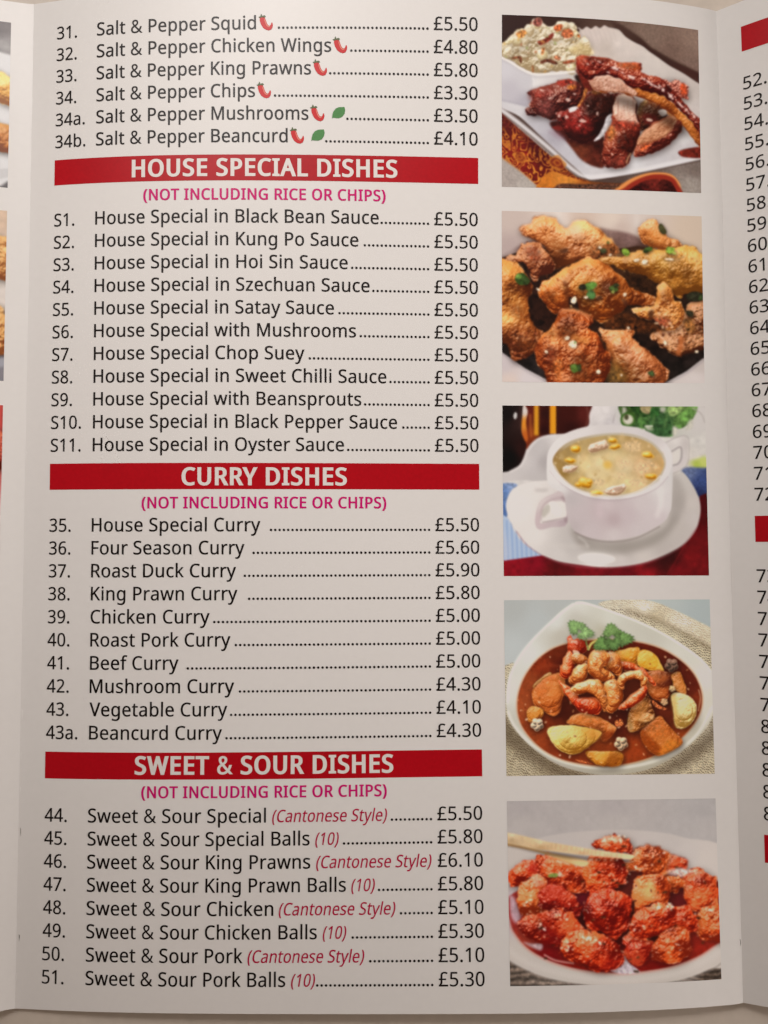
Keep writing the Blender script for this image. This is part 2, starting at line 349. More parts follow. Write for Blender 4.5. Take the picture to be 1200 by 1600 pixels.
    P.area([(1050, 815), (1100, 796), (1190, 790), (1190, 848), (1100, 848), (1062, 838)], (112, 36, 26), 3, .2, 15)
    P.area([(290, 690), (350, 700), (400, 750), (330, 730)], (150, 120, 136), 10, alpha=.5)
    # left-hand ribs
    rb = dict(spec=.6, sp=26, bump=.3, bs=30, rough=4, ridge=.2, fold=.35, amp=.9)
    P.lump([(150, 572), (185, 550), (235, 570), (230, 605), (180, 600)], (34, 8, 9), (74, 22, 20), (120, 54, 44), 20, **rb)
    P.lump([(165, 465), (240, 435), (330, 412), (345, 392), (400, 388), (440, 398), (490, 410), (505, 440), (480, 540), (440, 560), (400, 560), (330, 628), (285, 622), (215, 590), (180, 545), (190, 500)], (36, 10, 10), (88, 30, 26), (150, 74, 58), 40, **rb)
    P.area([(180, 470), (300, 430), (330, 440), (280, 490), (200, 520)], (142, 44, 36), 14, .3, 20, alpha=.55)
    P.area([(225, 520), (290, 505), (320, 560), (300, 610), (240, 590)], (136, 66, 62), 12, .3, 18, alpha=.6)
    P.area([(340, 405), (400, 392), (430, 402), (390, 428), (345, 424)], (156, 44, 34), 6, .3, 14, alpha=.8)
    P.area([(400, 430), (440, 425), (450, 442), (410, 450)], (196, 112, 44), 5, .3, 10, alpha=.9)
    P.area([(440, 370), (470, 364), (500, 392), (530, 420), (500, 440), (455, 400)], (44, 22, 18), 5, .3, 10)
    P.lump([(500, 440), (545, 430), (620, 465), (710, 480), (690, 560), (655, 600), (600, 690), (570, 745), (470, 765), (395, 722), (335, 610), (345, 580), (400, 570), (455, 545), (480, 500)], (28, 8, 8), (72, 20, 16), (134, 48, 36), 60, **rb)
    P.area([(345, 590), (400, 580), (470, 590), (520, 620), (540, 680), (480, 710), (410, 690), (360, 640)], (150, 34, 30), 24, .35, 22, alpha=.7)
    P.area([(520, 480), (600, 480), (690, 500), (660, 590), (600, 620), (520, 600), (490, 540)], (44, 16, 12), 18, .4, 24, alpha=.75)
    P.area([(400, 700), (470, 720), (560, 730), (540, 770), (440, 762)], (52, 14, 13), 14, alpha=.7)
    P.area([(500, 445), (520, 440), (500, 500), (470, 548), (458, 546), (486, 500)], (190, 116, 58), 4, .25, 12)
    P.area([(545, 440), (580, 450), (600, 470), (560, 480), (540, 465)], (140, 84, 40), 6, .3, 10, alpha=.8)
    P.area([(410, 562), (435, 550), (458, 552), (446, 574), (412, 584)], (226, 224, 228), 3)
    P.area([(628, 612), (656, 594), (662, 616), (640, 660), (628, 700), (585, 742), (552, 752), (585, 712), (612, 660)], (206, 202, 208), 3, .08, 16)
    for x, y, w, h in ((486, 634, 24, 10), (395, 612, 12, 12), (352, 604, 10, 8), (655, 472, 10, 5), (620, 482, 8, 4), (300, 500, 12, 6), (404, 510, 14, 10), (250, 455, 16, 5), (440, 476, 12, 5), (520, 545, 8, 5), (575, 590, 6, 10), (470, 660, 7, 5)):
        P.area(oval(x, y, w, h, R.uniform(-.5, .5), 8, .5, R), (232, 200, 190), 3, alpha=.85)
    # rib in the middle, cut side up
    P.lump([(820, 560), (850, 520), (940, 540), (980, 600), (950, 660), (860, 690), (810, 680)], (26, 10, 8), (70, 30, 20), (134, 76, 46), 30, **rb)
    P.area([(815, 600), (840, 560), (870, 520), (850, 512), (812, 560)], (150, 112, 70), 5, .25, 10)
    P.area(oval(885, 622, 50, 34, .2), (90, 26, 22), 8, .2, 16); P.area(oval(880, 628, 20, 9, .2), (232, 196, 180), 3)
    P.area([(930, 575), (975, 565), (985, 590), (955, 608)], (216, 208, 204), 3)
    dp = [(690, 482), (740, 474), (800, 508), (804, 580), (822, 645), (816, 760), (775, 830), (742, 900), (650, 908), (604, 862), (618, 730), (655, 645), (668, 560)]
    P.lump(dp, (56, 14, 10), (120, 38, 26), (186, 96, 66), 40, **rb)
    P.lump([(692, 486), (740, 480), (798, 512), (800, 580), (818, 650), (770, 654), (720, 650), (680, 610), (670, 570)], (176, 110, 88), (222, 176, 154), (240, 214, 198), 20, .22, 18, rough=5, shadow=0, amp=.3, var=.3)
    for i in range(16):
        x = R.uniform(690, 790); P.stroke([(x, R.uniform(495, 560)), (x + R.uniform(-6, 8), R.uniform(570, 645))], 3, [(196, 130, 108), (240, 222, 208), (170, 96, 78)][R.integers(3)], 2, .55)
    P.area([(680, 640), (740, 636), (820, 650), (810, 690), (760, 670), (700, 690), (670, 680)], (150, 50, 34), 8, .3, 14, alpha=.85)
    P.area([(636, 680), (668, 664), (684, 700), (664, 742), (640, 748)], (186, 112, 56), 8, .25, 14, alpha=.85)
    P.area([(700, 720), (790, 700), (800, 800), (730, 820), (690, 780)], (66, 20, 14), 14, .35, 18, alpha=.75)
    P.area([(620, 860), (700, 850), (760, 830), (740, 890), (660, 900)], (150, 62, 48), 8, .3, 14, alpha=.7)
    P.stroke([(772, 822), (755, 850), (745, 884)], 6, (226, 190, 140), 2, .85)
    # right-hand cut piece
    P.lump([(815, 740), (880, 660), (960, 620), (1030, 600), (1078, 640), (1062, 700), (1030, 740), (960, 800), (850, 838), (790, 838)], (60, 16, 12), (128, 44, 32), (190, 104, 72), 30, **rb)
    P.lump([(822, 735), (880, 668), (955, 628), (1028, 606), (1040, 640), (1000, 700), (930, 750), (860, 768), (815, 775)], (160, 92, 60), (206, 146, 108), (232, 188, 158), 26, .2, 20, rough=4, shadow=0, amp=.35, var=.3)
    P.area([(820, 790), (860, 766), (890, 770), (860, 800), (830, 812)], (206, 92, 50), 5, .3, 10)
    P.area([(985, 570), (1035, 585), (1030, 605), (990, 600)], (196, 128, 76), 4)
    # loose bits on the right
    P.lump([(950, 392), (1020, 392), (1080, 412), (1102, 450), (1106, 505), (1050, 500), (1000, 440)], (110, 36, 28), (186, 96, 78), (226, 160, 140), 16, .8, 18, rough=7, spec=.4)
    P.area([(1060, 430), (1085, 416), (1100, 470), (1070, 480)], (196, 78, 44), 4, .2, 12)
    # the long glazed rib lying on top
    P.shade([(520, 440), (800, 490), (1000, 590), (1120, 700), (1060, 690), (900, 600), (640, 500)], .6, 24, 0, 14)
    P.area([(452, 330), (560, 340), (700, 360), (760, 400), (620, 380), (540, 400), (560, 450), (500, 440), (470, 380)], (96, 28, 20), 6, .2, 16)
    P.lump([(540, 395), (640, 372), (760, 410), (880, 440), (980, 500), (1060, 570), (1130, 640), (1190, 720), (1190, 800), (1110, 706), (1050, 625), (960, 558), (880, 518), (800, 492), (700, 468), (600, 464), (550, 444)], (110, 44, 14), (190, 104, 40), (222, 150, 78), 26, .15, 30, rough=3, shadow=0, spec=.3, amp=.5, var=.25)
    P.lump([(528, 392), (600, 360), (690, 372), (752, 412), (800, 478), (700, 464), (600, 462), (545, 442)], (150, 92, 72), (204, 152, 128), (226, 190, 172), 20, .2, 16, rough=4, shadow=0, amp=.3, var=.3)
    for i in range(24):
        x = R.uniform(560, 760); y = 375 + (x - 560) * .22; P.stroke([(x, y + R.uniform(0, 20)), (x + R.uniform(5, 16), y + R.uniform(40, 80))], 3, [(176, 112, 92), (226, 196, 180), (150, 84, 68)][R.integers(3)], 2, .5)
    P.lump([(448, 268), (480, 252), (560, 258), (640, 268), (720, 292), (800, 292), (836, 316), (832, 344), (872, 366), (940, 382), (1000, 440), (1080, 522), (1140, 590), (1190, 640), (1190, 720), (1120, 636), (1050, 562), (980, 500), (900, 470), (820, 446), (770, 440), (720, 396), (640, 368), (570, 368), (536, 398), (490, 376), (456, 334)], (54, 10, 9), (126, 34, 24), (196, 92, 62), 26, .32, 28, rough=4, shadow=0, spec=.75, sp=26, ridge=.2, fold=.3)
    P.area([(455, 275), (520, 262), (560, 280), (540, 330), (490, 350), (460, 320)], (150, 44, 30), 12, .3, 14, alpha=.5)
    P.area([(690, 300), (800, 300), (830, 325), (800, 338), (720, 325)], (186, 84, 34), 8, .3, 14, alpha=.7)
    P.area([(500, 260), (640, 275), (640, 285), (540, 276)], (70, 26, 18), 5, alpha=.7)
    for x, y, w, h, a in ((668, 322, 24, 10, .2), (690, 330, 8, 6, .2), (770, 374, 18, 10, .5), (782, 386, 7, 5, .3), (845, 388, 12, 6, .5), (872, 404, 18, 6, .6), (890, 418, 16, 5, .7), (925, 436, 20, 6, .4), (938, 430, 8, 8, .4), (962, 452, 10, 10, .5), (1000, 484, 20, 9, .8), (1012, 502, 10, 5, .8), (1050, 530, 16, 5, .8), (1072, 548, 18, 5, .8), (1098, 570, 18, 6, .9), (1112, 590, 10, 4, .9), (1140, 606, 16, 6, .8), (590, 290, 10, 4, .2), (640, 348, 9, 4, .2), (520, 300, 7, 4, 0), (720, 350, 8, 4, .3), (560, 272, 6, 3, 0)):
        P.area(oval(x + 7, y + 9, w * 1.1, h * 1.1, a, 8, .9, R), (84, 26, 34), 5, alpha=.5)
        P.area(oval(x, y, w, h, a, 9, 1.1, R), (240, 214, 206), 2.5, alpha=.9)
    P.stroke([(800, 486), (900, 520), (1000, 582), (1100, 690), (1180, 790)], 6, (96, 34, 16), 4, .6)
    return P.finish(.98, 1.6, (1.0, .98, .945))

def print_wings():
    P = Print(1200, 1030, 23); R = P.rng
    P.img[:] = (204, 190, 178)
    P.area([(-20, -20), (1220, -20), (1220, 400), (-20, 400)], [(60, 60, (192, 178, 172)), (330, 40, (214, 204, 198)), (480, 40, (202, 184, 172)), (650, 60, (212, 200, 190)), (800, 60, (206, 196, 190)), (1100, 120, (204, 188, 172)), (60, 230, (176, 160, 158)), (700, 120, (196, 180, 172))], 0)
    for x in (340, 790): P.stroke([(x, -20), (x + 6, 120)], 14, (226, 222, 220), 14, .5)
    P.area([(-20, 300), (60, 250), (190, 185), (250, 200), (240, 330), (-20, 380)], [(40, 270, (160, 142, 140)), (150, 215, (128, 106, 104)), (200, 260, (98, 74, 72))], 8)
    P.area([(560, 130), (650, 128), (760, 150), (830, 185), (900, 240), (830, 300), (600, 300)], [(620, 140, (138, 112, 106)), (760, 180, (128, 100, 96)), (680, 220, (112, 84, 78)), (800, 250, (70, 46, 40))], 8, .04, 10)
    bowl = [(-20, 300), (200, 220), (500, 260), (800, 220), (1220, 300), (1220, 840), (1170, 872), (1080, 942), (955, 1010), (900, 1060), (340, 1060), (296, 1002), (150, 926), (18, 834), (-20, 800)]
    P.area([(-20, 700), (1220, 700), (1220, 1060), (-20, 1060)], [(40, 900, (196, 188, 192)), (160, 990, (206, 200, 204)), (60, 1000, (210, 196, 190)), (1150, 900, (196, 188, 186)), (1130, 990, (212, 206, 206))], 4)
    P.stroke([(-20, 812), (18, 842), (150, 936), (300, 1014)], 10, (150, 144, 152), 5, .6)
    P.stroke([(955, 1020), (1080, 952), (1200, 862)], 10, (150, 144, 152), 5, .6)
    P.area(bowl, [(300, 600, (40, 20, 14)), (100, 900, (22, 18, 18)), (250, 970, (40, 34, 34)), (800, 440, (52, 30, 16)), (850, 780, (30, 18, 14)), (1050, 920, (26, 20, 18)), (1130, 860, (34, 26, 24)), (700, 300, (60, 36, 22))], 3, .2, 30, smooth=False)
    B = dict(bump=.22, bs=20, rough=5, spec=.4, sp=16, ridge=.1, var=.3, fold=.3, amp=.9)
    def wing(pts, lo, mid, hi, r=60, tint=None, **k):
        P.lump(pts, lo, mid, hi, r, tint=tint, **{**B, **k})
    # far wings, softer
    wing([(115, 112), (180, 100), (198, 62), (260, 45), (322, 58), (352, 102), (400, 112), (430, 76), (490, 72), (560, 110), (622, 160), (665, 205), (692, 250), (640, 285), (560, 300), (480, 292), (400, 330), (330, 350), (296, 282), (248, 212), (190, 178), (130, 152)], (100, 48, 18), (180, 110, 56), (238, 190, 130), 50, [(180, 130, (128, 112, 100)), (300, 110, (134, 122, 108)), (380, 180, (132, 122, 118)), (480, 110, (146, 144, 140)), (440, 240, (128, 120, 124)), (330, 290, (96, 84, 78)), (600, 190, (128, 118, 96)), (620, 270, (112, 100, 88))], soft=5)
    P.area([(340, 250), (370, 232), (400, 240), (380, 262)], (54, 28, 20), 6, alpha=.8)
    P.area([(420, 90), (470, 110), (500, 170), (440, 180), (400, 140)], (226, 196, 164), 18, alpha=.5)
    P.area([(300, 180), (370, 190), (380, 240), (330, 250)], (150, 84, 36), 18, alpha=.5)
    P.area([(520, 230), (620, 210), (690, 250), (640, 290), (540, 290)], (136, 84, 48), 10, .4, 14, alpha=.6)
    wing([(800, 122), (838, 82), (888, 64), (926, 92), (965, 150), (1030, 188), (1068, 232), (1000, 262), (900, 236), (850, 214), (818, 180)], (130, 62, 22), (208, 128, 64), (242, 186, 124), 40, soft=4)
    P.area([(850, 130), (900, 120), (950, 170), (930, 215), (870, 190)], (226, 140, 60), 14, alpha=.5)
    wing([(-20, 300), (60, 276), (105, 270), (118, 222), (150, 196), (190, 192), (232, 206), (264, 240), (292, 275), (316, 322), (300, 372), (232, 392), (200, 425), (158, 335), (90, 315), (-20, 320)], (70, 26, 14), (160, 84, 44), (214, 146, 98), 30, bump=.34, fold=.55)
    P.area([(150, 240), (200, 225), (240, 260), (230, 320), (190, 310), (160, 275)], (112, 46, 26), 12, .3, 18, alpha=.6)
    wing([(-20, 330), (90, 308), (132, 350), (185, 420), (192, 480), (168, 520), (170, 600), (212, 690), (254, 722), (232, 800), (162, 855), (80, 885), (48, 800), (-20, 720)], (88, 42, 14), (180, 112, 48), (234, 180, 106), 60, [(60, 380, (132, 120, 100)), (80, 500, (120, 110, 92)), (60, 640, (142, 138, 128)), (170, 600, (110, 90, 70)), (90, 720, (110, 90, 90)), (120, 830, (96, 72, 74)), (210, 750, (104, 84, 84)), (170, 460, (106, 84, 76))])
    P.dots([(60, 720), (230, 720), (200, 840), (80, 870)], 40, 7, [(170, 90, 56), (110, 52, 32), (206, 140, 96), (70, 34, 22)], 2, .7)
    # right, large flat wing
    wing([(575, 292), (680, 280), (760, 252), (852, 236), (960, 240), (1084, 210), (1152, 252), (1220, 320), (1220, 470), (1084, 500), (1042, 520), (962, 482), (880, 412), (760, 362), (640, 332)], (110, 64, 18), (184, 126, 52), (234, 188, 112), 60, [(650, 300, (134, 122, 100)), (800, 300, (126, 116, 96)), (950, 330, (122, 118, 92)), (1100, 280, (144, 140, 124)), (1130, 420, (124, 116, 98)), (980, 440, (124, 114, 90)), (780, 360, (108, 92, 72))])
    P.area([(1090, 260), (1140, 250), (1165, 310), (1120, 320)], (236, 196, 130), 14, alpha=.5)
    P.area([(940, 280), (1060, 270), (1060, 300), (960, 310)], (120, 76, 30), 14, .3, 14, alpha=.5)
    wing([(1085, 560), (1130, 540), (1220, 545), (1220, 790), (1100, 832), (1040, 862), (980, 832), (918, 790), (880, 726), (1000, 690), (1050, 640)], (62, 26, 12), (150, 88, 48), (214, 150, 100), 34, bump=.34, fold=.55)
    P.dots([(930, 720), (1170, 600), (1170, 790), (1000, 850)], 46, 8, [(206, 140, 92), (96, 46, 26), (226, 174, 124), (70, 30, 18)], 2, .7)
    P.stroke([(1050, 740), (1045, 800), (1030, 850)], 30, (190, 104, 52), 5, .8)
    P.area([(1060, 650), (1110, 640), (1130, 700), (1090, 720)], (150, 98, 50), 8, .3, 14)
    P.area([(730, 390), (800, 400), (880, 452), (905, 500), (850, 500), (780, 450)], (40, 22, 12), 8, .4, 16, alpha=.85)
    # centre wing
    wing([(234, 500), (244, 432), (310, 402), (350, 362), (440, 318), (500, 288), (570, 298), (642, 338), (702, 392), (742, 442), (762, 470), (850, 490), (905, 522), (890, 562), (800, 562), (742, 562), (700, 602), (642, 640), (592, 668), (530, 632), (470, 600), (440, 540), (405, 520), (400, 590), (330, 612), (288, 570)], (92, 40, 12), (176, 100, 38), (238, 180, 108), 60, [(290, 480, (140, 120, 104)), (340, 540, (136, 114, 92)), (420, 400, (134, 126, 108)), (520, 330, (136, 124, 108)), (640, 400, (126, 110, 100)), (560, 470, (112, 106, 80)), (620, 560, (124, 108, 84)), (500, 540, (104, 90, 64)), (800, 520, (118, 100, 84)), (720, 480, (110, 94, 78)), (560, 620, (134, 118, 92))])
    P.area([(370, 420), (400, 450), (405, 540), (385, 570), (376, 500)], (84, 36, 14), 9, alpha=.7)
    P.area([(450, 440), (520, 430), (560, 500), (520, 560), (460, 530)], (126, 80, 28), 22, .25, 18, alpha=.5)
    P.area([(700, 520), (735, 530), (740, 560), (720, 560)], (70, 36, 26), 6, alpha=.7)
    P.area([(600, 660), (700, 610), (780, 620), (900, 660), (980, 705), (880, 720), (760, 712), (640, 700)], (84, 42, 18), 10, .35, 16, alpha=.8)
    P.stroke([(300, 440), (340, 430), (372, 470)], 16, (236, 176, 104), 6, .5)
    wing([(760, 580), (800, 570), (890, 565), (902, 520), (905, 470), (950, 428), (990, 468), (1002, 520), (1060, 560), (1066, 622), (1040, 682), (980, 708), (900, 652), (840, 640), (780, 612)], (110, 48, 18), (206, 128, 54), (242, 180, 106), 34, bump=.34, fold=.55)
    P.area([(890, 620), (960, 630), (1000, 660), (960, 690), (910, 660)], (146, 72, 52), 8, .4, 12, alpha=.7)
    P.dots([(900, 600), (1050, 600), (1030, 690), (920, 680)], 22, 7, [(236, 200, 160), (110, 50, 26), (226, 160, 96)], 2, .7)
    P.area([(860, 600), (890, 590), (885, 640), (865, 640)], (60, 28, 16), 6, alpha=.8)
    # front wings
    wing([(575, 700), (660, 708), (772, 698), (782, 760), (852, 820), (922, 880), (975, 945), (960, 1003), (900, 1040), (740, 1040), (650, 900), (618, 800)], (100, 48, 20), (180, 110, 58), (236, 184, 130), 60, [(650, 760, (132, 118, 104)), (780, 850, (132, 118, 116)), (880, 920, (134, 120, 118)), (690, 960, (92, 92, 62)), (760, 980, (96, 84, 66)), (740, 730, (130, 112, 96))])
    P.area([(640, 900), (700, 920), (740, 1000), (620, 1010)], (140, 100, 46), 16, .2, 16, alpha=.8)
    P.stroke([(560, 720), (600, 800), (645, 880)], 26, (84, 40, 20), 10, .7)
    wing([(200, 822), (240, 742), (300, 692), (332, 640), (342, 588), (400, 580), (482, 602), (534, 622), (542, 662), (500, 692), (562, 722), (602, 800), (642, 850), (640, 920), (600, 1010), (560, 1040), (320, 1040), (260, 945), (218, 885)], (84, 32, 12), (170, 90, 38), (236, 170, 104), 50, [(400, 610, (130, 110, 92)), (500, 640, (140, 116, 100)), (300, 740, (146, 132, 110)), (400, 700, (100, 82, 70)), (460, 760, (140, 116, 86)), (340, 880, (130, 106, 92)), (540, 800, (136, 108, 88)), (580, 900, (128, 108, 92)), (450, 900, (104, 80, 66)), (280, 830, (110, 84, 70))], bump=.34, fold=.55)
    P.area([(350, 690), (420, 680), (450, 720), (400, 770), (350, 740)], (98, 46, 18), 16, .3, 16, alpha=.65)
    P.area([(260, 830), (300, 800), (340, 830), (320, 890), (270, 880)], (100, 40, 22), 12, .3, 14, alpha=.6)
    P.area([(430, 840), (520, 850), (560, 920), (520, 990), (440, 960)], (112, 54, 22), 22, .3, 20, alpha=.5)
    P.stroke([(420, 745), (470, 760), (520, 770)], 34, (206, 132, 62), 10, .7)
    P.stroke([(350, 600), (420, 590), (520, 628)], 16, (206, 120, 74), 6, .7)
    P.area([(310, 900), (350, 860), (370, 930), (330, 980)], (206, 116, 52), 10, .3, 12, alpha=.6)
    P.dots([(230, 720), (520, 720), (620, 880), (300, 1000)], 60, 5, [(236, 180, 120), (104, 44, 20), (214, 130, 70)], 1.5, .55)
    P.dots([(600, 740), (760, 740), (940, 960), (720, 980)], 60, 4, [(240, 196, 150), (130, 68, 40)], 1.5, .55)
    P.dots([(250, 420), (500, 300), (720, 420), (620, 620), (320, 580)], 70, 4.5, [(240, 190, 120), (120, 60, 24)], 1.5, .5)
    P.dots([(620, 300), (1100, 240), (1160, 440), (1000, 480)], 60, 4, [(236, 196, 124), (126, 80, 30)], 1.5, .5)
    for q in ([(250, 500), (300, 470), (340, 500), (330, 560)], [(470, 590), (540, 610), (600, 640), (540, 640)], [(930, 500), (960, 470), (985, 520), (950, 560)], [(260, 720), (320, 690), (360, 720), (310, 760)], [(60, 560), (120, 560), (150, 620), (80, 640)], [(110, 770), (180, 760), (200, 810), (120, 830)], [(600, 300), (700, 320), (760, 350), (640, 330)], [(840, 180), (900, 190), (920, 226), (850, 214)], [(430, 930), (520, 960), (500, 1000), (420, 990)], [(700, 860), (760, 900), (760, 950), (700, 920)]):
        P.area(q, (104, 50, 18), 14, .3, 14, alpha=.4)
    for q in ([(250, 450), (330, 390), (450, 326), (540, 292)], [(350, 590), (440, 588), (520, 618)], [(600, 296), (760, 262), (900, 246)], [(590, 710), (680, 716), (760, 708)], [(910, 470), (950, 436), (985, 470)], [(170, 104), (215, 66), (270, 52), (330, 74)], [(240, 760), (320, 690)], [(60, 330), (110, 330), (150, 390)]):
        P.stroke(q, 12, (244, 196, 132), 7, .5, taper=True)
    # spring onion and sesame
    G = [(34, 70, 24), (58, 118, 40), (98, 164, 66)]
    def onion(x, y, w, h, c, rot=0):
        w *= .84; h *= .84
        P.shade(oval(x, y, w, h, rot, 8), .5, 8, 4, 8)
        c = (c[0] + 12, c[1] * .94 + 2, c[2] * .8 + 4); c = tuple(.86 * v + .14 * sum(c) / 3 for v in c); P.area(oval(x, y, w, h, rot, 7, .5, R), c, 2.5, .18, 14)
        P.area(oval(x - w * .2, y - h * .25, w * .5, h * .4, rot, 6, .4, R), tuple(min(255, v * 1.2 + 14) for v in c), 4, alpha=.6)
    for a in ((135, 410, 46, 36, (40, 88, 30), .3), (158, 420, 22, 24, (30, 62, 24), 0), (112, 395, 20, 20, (88, 150, 60), 0), (530, 448, 40, 30, (72, 140, 52), -.2), (480, 460, 26, 20, (24, 34, 20), -.3), (530, 505, 30, 34, (56, 122, 64), .5), (575, 520, 24, 12, (70, 44, 24), -.4), (660, 468, 36, 24, (58, 104, 40), .4), (672, 448, 22, 14, (34, 54, 26), 0), (655, 484, 14, 12, (126, 150, 70), 0), (728, 252, 30, 24, (112, 172, 52), .5), (860, 240, 38, 17, (48, 100, 34), -.3), (846, 250, 18, 12, (30, 62, 24), 0), (988, 245, 27, 27, (122, 182, 62), .4), (1010, 262, 14, 10, (150, 190, 90), 0), (437, 922, 35, 30, (66, 116, 40), .1), (462, 922, 12, 26, (36, 72, 28), 0), (878, 956, 26, 18, (40, 74, 36), .6), (938, 118, 22, 38, (52, 66, 34), -.5), (602, 246, 24, 16, (54, 74, 44), 0), (1130, 512, 54, 32, (30, 42, 26), -.15), (1100, 610, 28, 24, (28, 38, 24), .2), (1165, 520, 16, 20, (44, 80, 40), 0), (628, 200, 10, 10, (84, 106, 50), 0)):
        onion(*a)
    for x, y, w, h in ((432, 534, 15, 22), (428, 786, 26, 22), (840, 310, 18, 16), (790, 300, 18, 10), (745, 692, 9, 9), (570, 945, 13, 14), (392, 752, 12, 12), (984, 296, 24, 7), (272, 830, 9, 9), (726, 500, 10, 14), (958, 780, 10, 16), (500, 515, 12, 8), (225, 470, 12, 7), (640, 272, 10, 6), (705, 965, 7, 7), (580, 228, 10, 8), (1140, 828, 10, 8)):
        P.shade(oval(x, y, w, h), .4, 5, 3, 5)
        P.area(oval(x, y, w, h, R.uniform(-.6, .6), 7, .5, R), (236, 222, 196), 2, .08, 8)
    P.area(oval(438, 776, 9, 8), (120, 150, 90), 2, alpha=.8)
    return P.finish(.97, 1.4, (1.0, .97, .93))

def print_soup():
    P = Print(1200, 1000, 37); R = P.rng
    P.img[:] = (208, 202, 202)
    P.area([(-20, -20), (1220, -20), (1220, 480), (-20, 480)], [(570, 60, (212, 206, 206)), (620, 110, (198, 192, 194)), (1100, 200, (206, 202, 198)), (1120, 60, (196, 188, 186)), (900, 210, (214, 210, 206)), (1060, 290, (210, 204, 198)), (800, 60, (190, 186, 180))], 0, .02, 30)
    # bottle and glass
    P.area([(110, -20), (170, -20), (168, 120), (200, 220), (150, 260), (120, 180)], [(140, 40, (206, 196, 192)), (140, 110, (214, 130, 34)), (150, 190, (190, 90, 26)), (160, 230, (120, 40, 20))], 5)
    P.area([(172, -20), (494, -20), (502, 70), (492, 132), (390, 175), (300, 185), (210, 205), (165, 250), (160, 190), (150, 110), (160, 50)], [(180, 60, (92, 26, 18)), (260, 60, (44, 14, 12)), (400, 60, (58, 16, 12)), (470, 60, (84, 26, 22)), (400, 140, (44, 12, 10)), (180, 170, (130, 50, 18)), (250, 150, (40, 10, 10))], 4)
    P.stroke([(208, -20), (208, 180)], 26, (216, 148, 30), 5, .95); P.stroke([(300, -20), (300, 172)], 36, (228, 150, 26), 4, .95)
    P.stroke([(172, 60), (180, 190)], 10, (190, 104, 40), 6, .7); P.stroke([(286, 0), (286, 170)], 5, (140, 66, 16), 3, .6)
    P.stroke([(488, 10), (498, 70), (486, 130)], 10, (122, 70, 60), 5, .6)
    P.area([(-20, -20), (122, -20), (130, 40), (124, 150), (138, 200), (152, 240), (130, 340), (60, 382), (-20, 390)], [(40, 60, (18, 13, 13)), (60, 300, (10, 8, 8)), (118, 100, (46, 26, 24)), (130, 260, (40, 16, 14))], 3)
    P.area(oval(90, 70, 10, 20, .1), (190, 186, 186), 4); P.stroke([(112, 0), (120, 60), (114, 140)], 6, (70, 44, 40), 4, .6)
    # glass bowl of greens
    P.stroke([(690, 15), (650, 60), (636, 110)], 9, (168, 160, 160), 4, .7)
    P.area([(650, 60), (700, 20), (1150, 20), (1150, 150), (1050, 200), (820, 175), (690, 130)], [(700, 60, (196, 192, 190)), (860, 120, (182, 186, 172)), (1100, 60, (204, 198, 196))], 6)
    P.area([(700, -10), (1082, -10), (1076, 100), (1010, 142), (975, 140), (972, 184), (880, 184), (822, 170), (806, 138), (700, 128), (684, 80)], [(730, 40, (56, 84, 34)), (800, 110, (58, 94, 46)), (880, 60, (78, 106, 62)), (900, 150, (52, 88, 46)), (960, 100, (68, 104, 56)), (1040, 60, (98, 140, 66)), (1000, 30, (130, 160, 90))], 4, .25, 26)
    for q, c in (([(735, 10), (800, 20), (850, 60), (800, 80), (750, 50)], (34, 66, 26)), ([(850, 80), (940, 60), (965, 140), (960, 180), (840, 170)], (50, 86, 46)), ([(790, 15), (850, 15), (840, 60), (800, 50)], (160, 140, 100)), ([(950, 20), (1020, 20), (1000, 60), (955, 70)], (156, 182, 110)), ([(1000, 70), (1070, 30), (1080, 90), (1020, 140), (975, 120)], (92, 134, 64)), ([(780, 80), (815, 90), (810, 140), (775, 130)], (66, 108, 50)), ([(850, 30), (900, 30), (890, 70), (850, 80)], (40, 84, 36))):
        P.area(q, c, 4, .2, 18, alpha=.9)
    for q in ([(818, 128), (850, 132), (862, 150), (830, 150)], [(690, 20), (712, 30), (706, 60), (690, 70)], [(1060, 100), (1085, 90), (1080, 140), (1040, 150)], [(972, 130), (1000, 140), (990, 175), (968, 186)], [(905, 20), (930, 24), (925, 50), (900, 44)]): P.area(q, (196, 192, 180), 5, .05, 12, alpha=.85)
    for q in ([(790, 60), (800, 180)], [(870, 60), (850, 150)], [(1010, 40), (1000, 120)], [(940, 60), (925, 140)]): P.stroke(q, 9, (104, 140, 74), 5, .7)
    for x, y, w, h, c in ((720, 92, 42, 42, (56, 96, 34)), (720, 92, 32, 30, (150, 160, 120)), (722, 92, 24, 24, (204, 200, 186)), (712, 78, 12, 16, (70, 70, 44))): P.area(oval(x, y, w, h), c, 3)
    P.stroke([(815, 130), (860, 128)], 8, (210, 210, 196), 3)
    P.stroke([(1080, 25), (1130, 60), (1152, 110)], 8, (176, 168, 164), 4, .7)
    P.area([(1060, 330), (1110, 310), (1160, 300), (1160, 372), (1080, 366)], [(1100, 345, (172, 190, 72)), (1140, 320, (196, 204, 110)), (1070, 350, (196, 194, 150))], 8)
    P.area([(1020, 372), (1160, 362), (1220, 362), (1220, 520), (1100, 520)], [(1060, 390, (96, 110, 150)), (1130, 440, (54, 72, 128)), (1110, 500, (34, 42, 84))], 5, .08, 10)
    # cloths
    P.area([(-20, 470), (100, 455), (60, 540), (40, 640), (-20, 650)], [(30, 500, (92, 122, 176)), (40, 600, (76, 106, 162)), (70, 470, (130, 150, 190))], 4, .1, 12)
    P.area([(-20, 640), (45, 640), (75, 700), (130, 780), (240, 858), (100, 880), (-20, 890)], (168, 186, 214), 3)
    for i in range(11):
        x = -10 + i * 26; P.stroke([(x, 640 + i * 8), (x + 10, 900)], 9, (120, 150, 200), 3, .6)
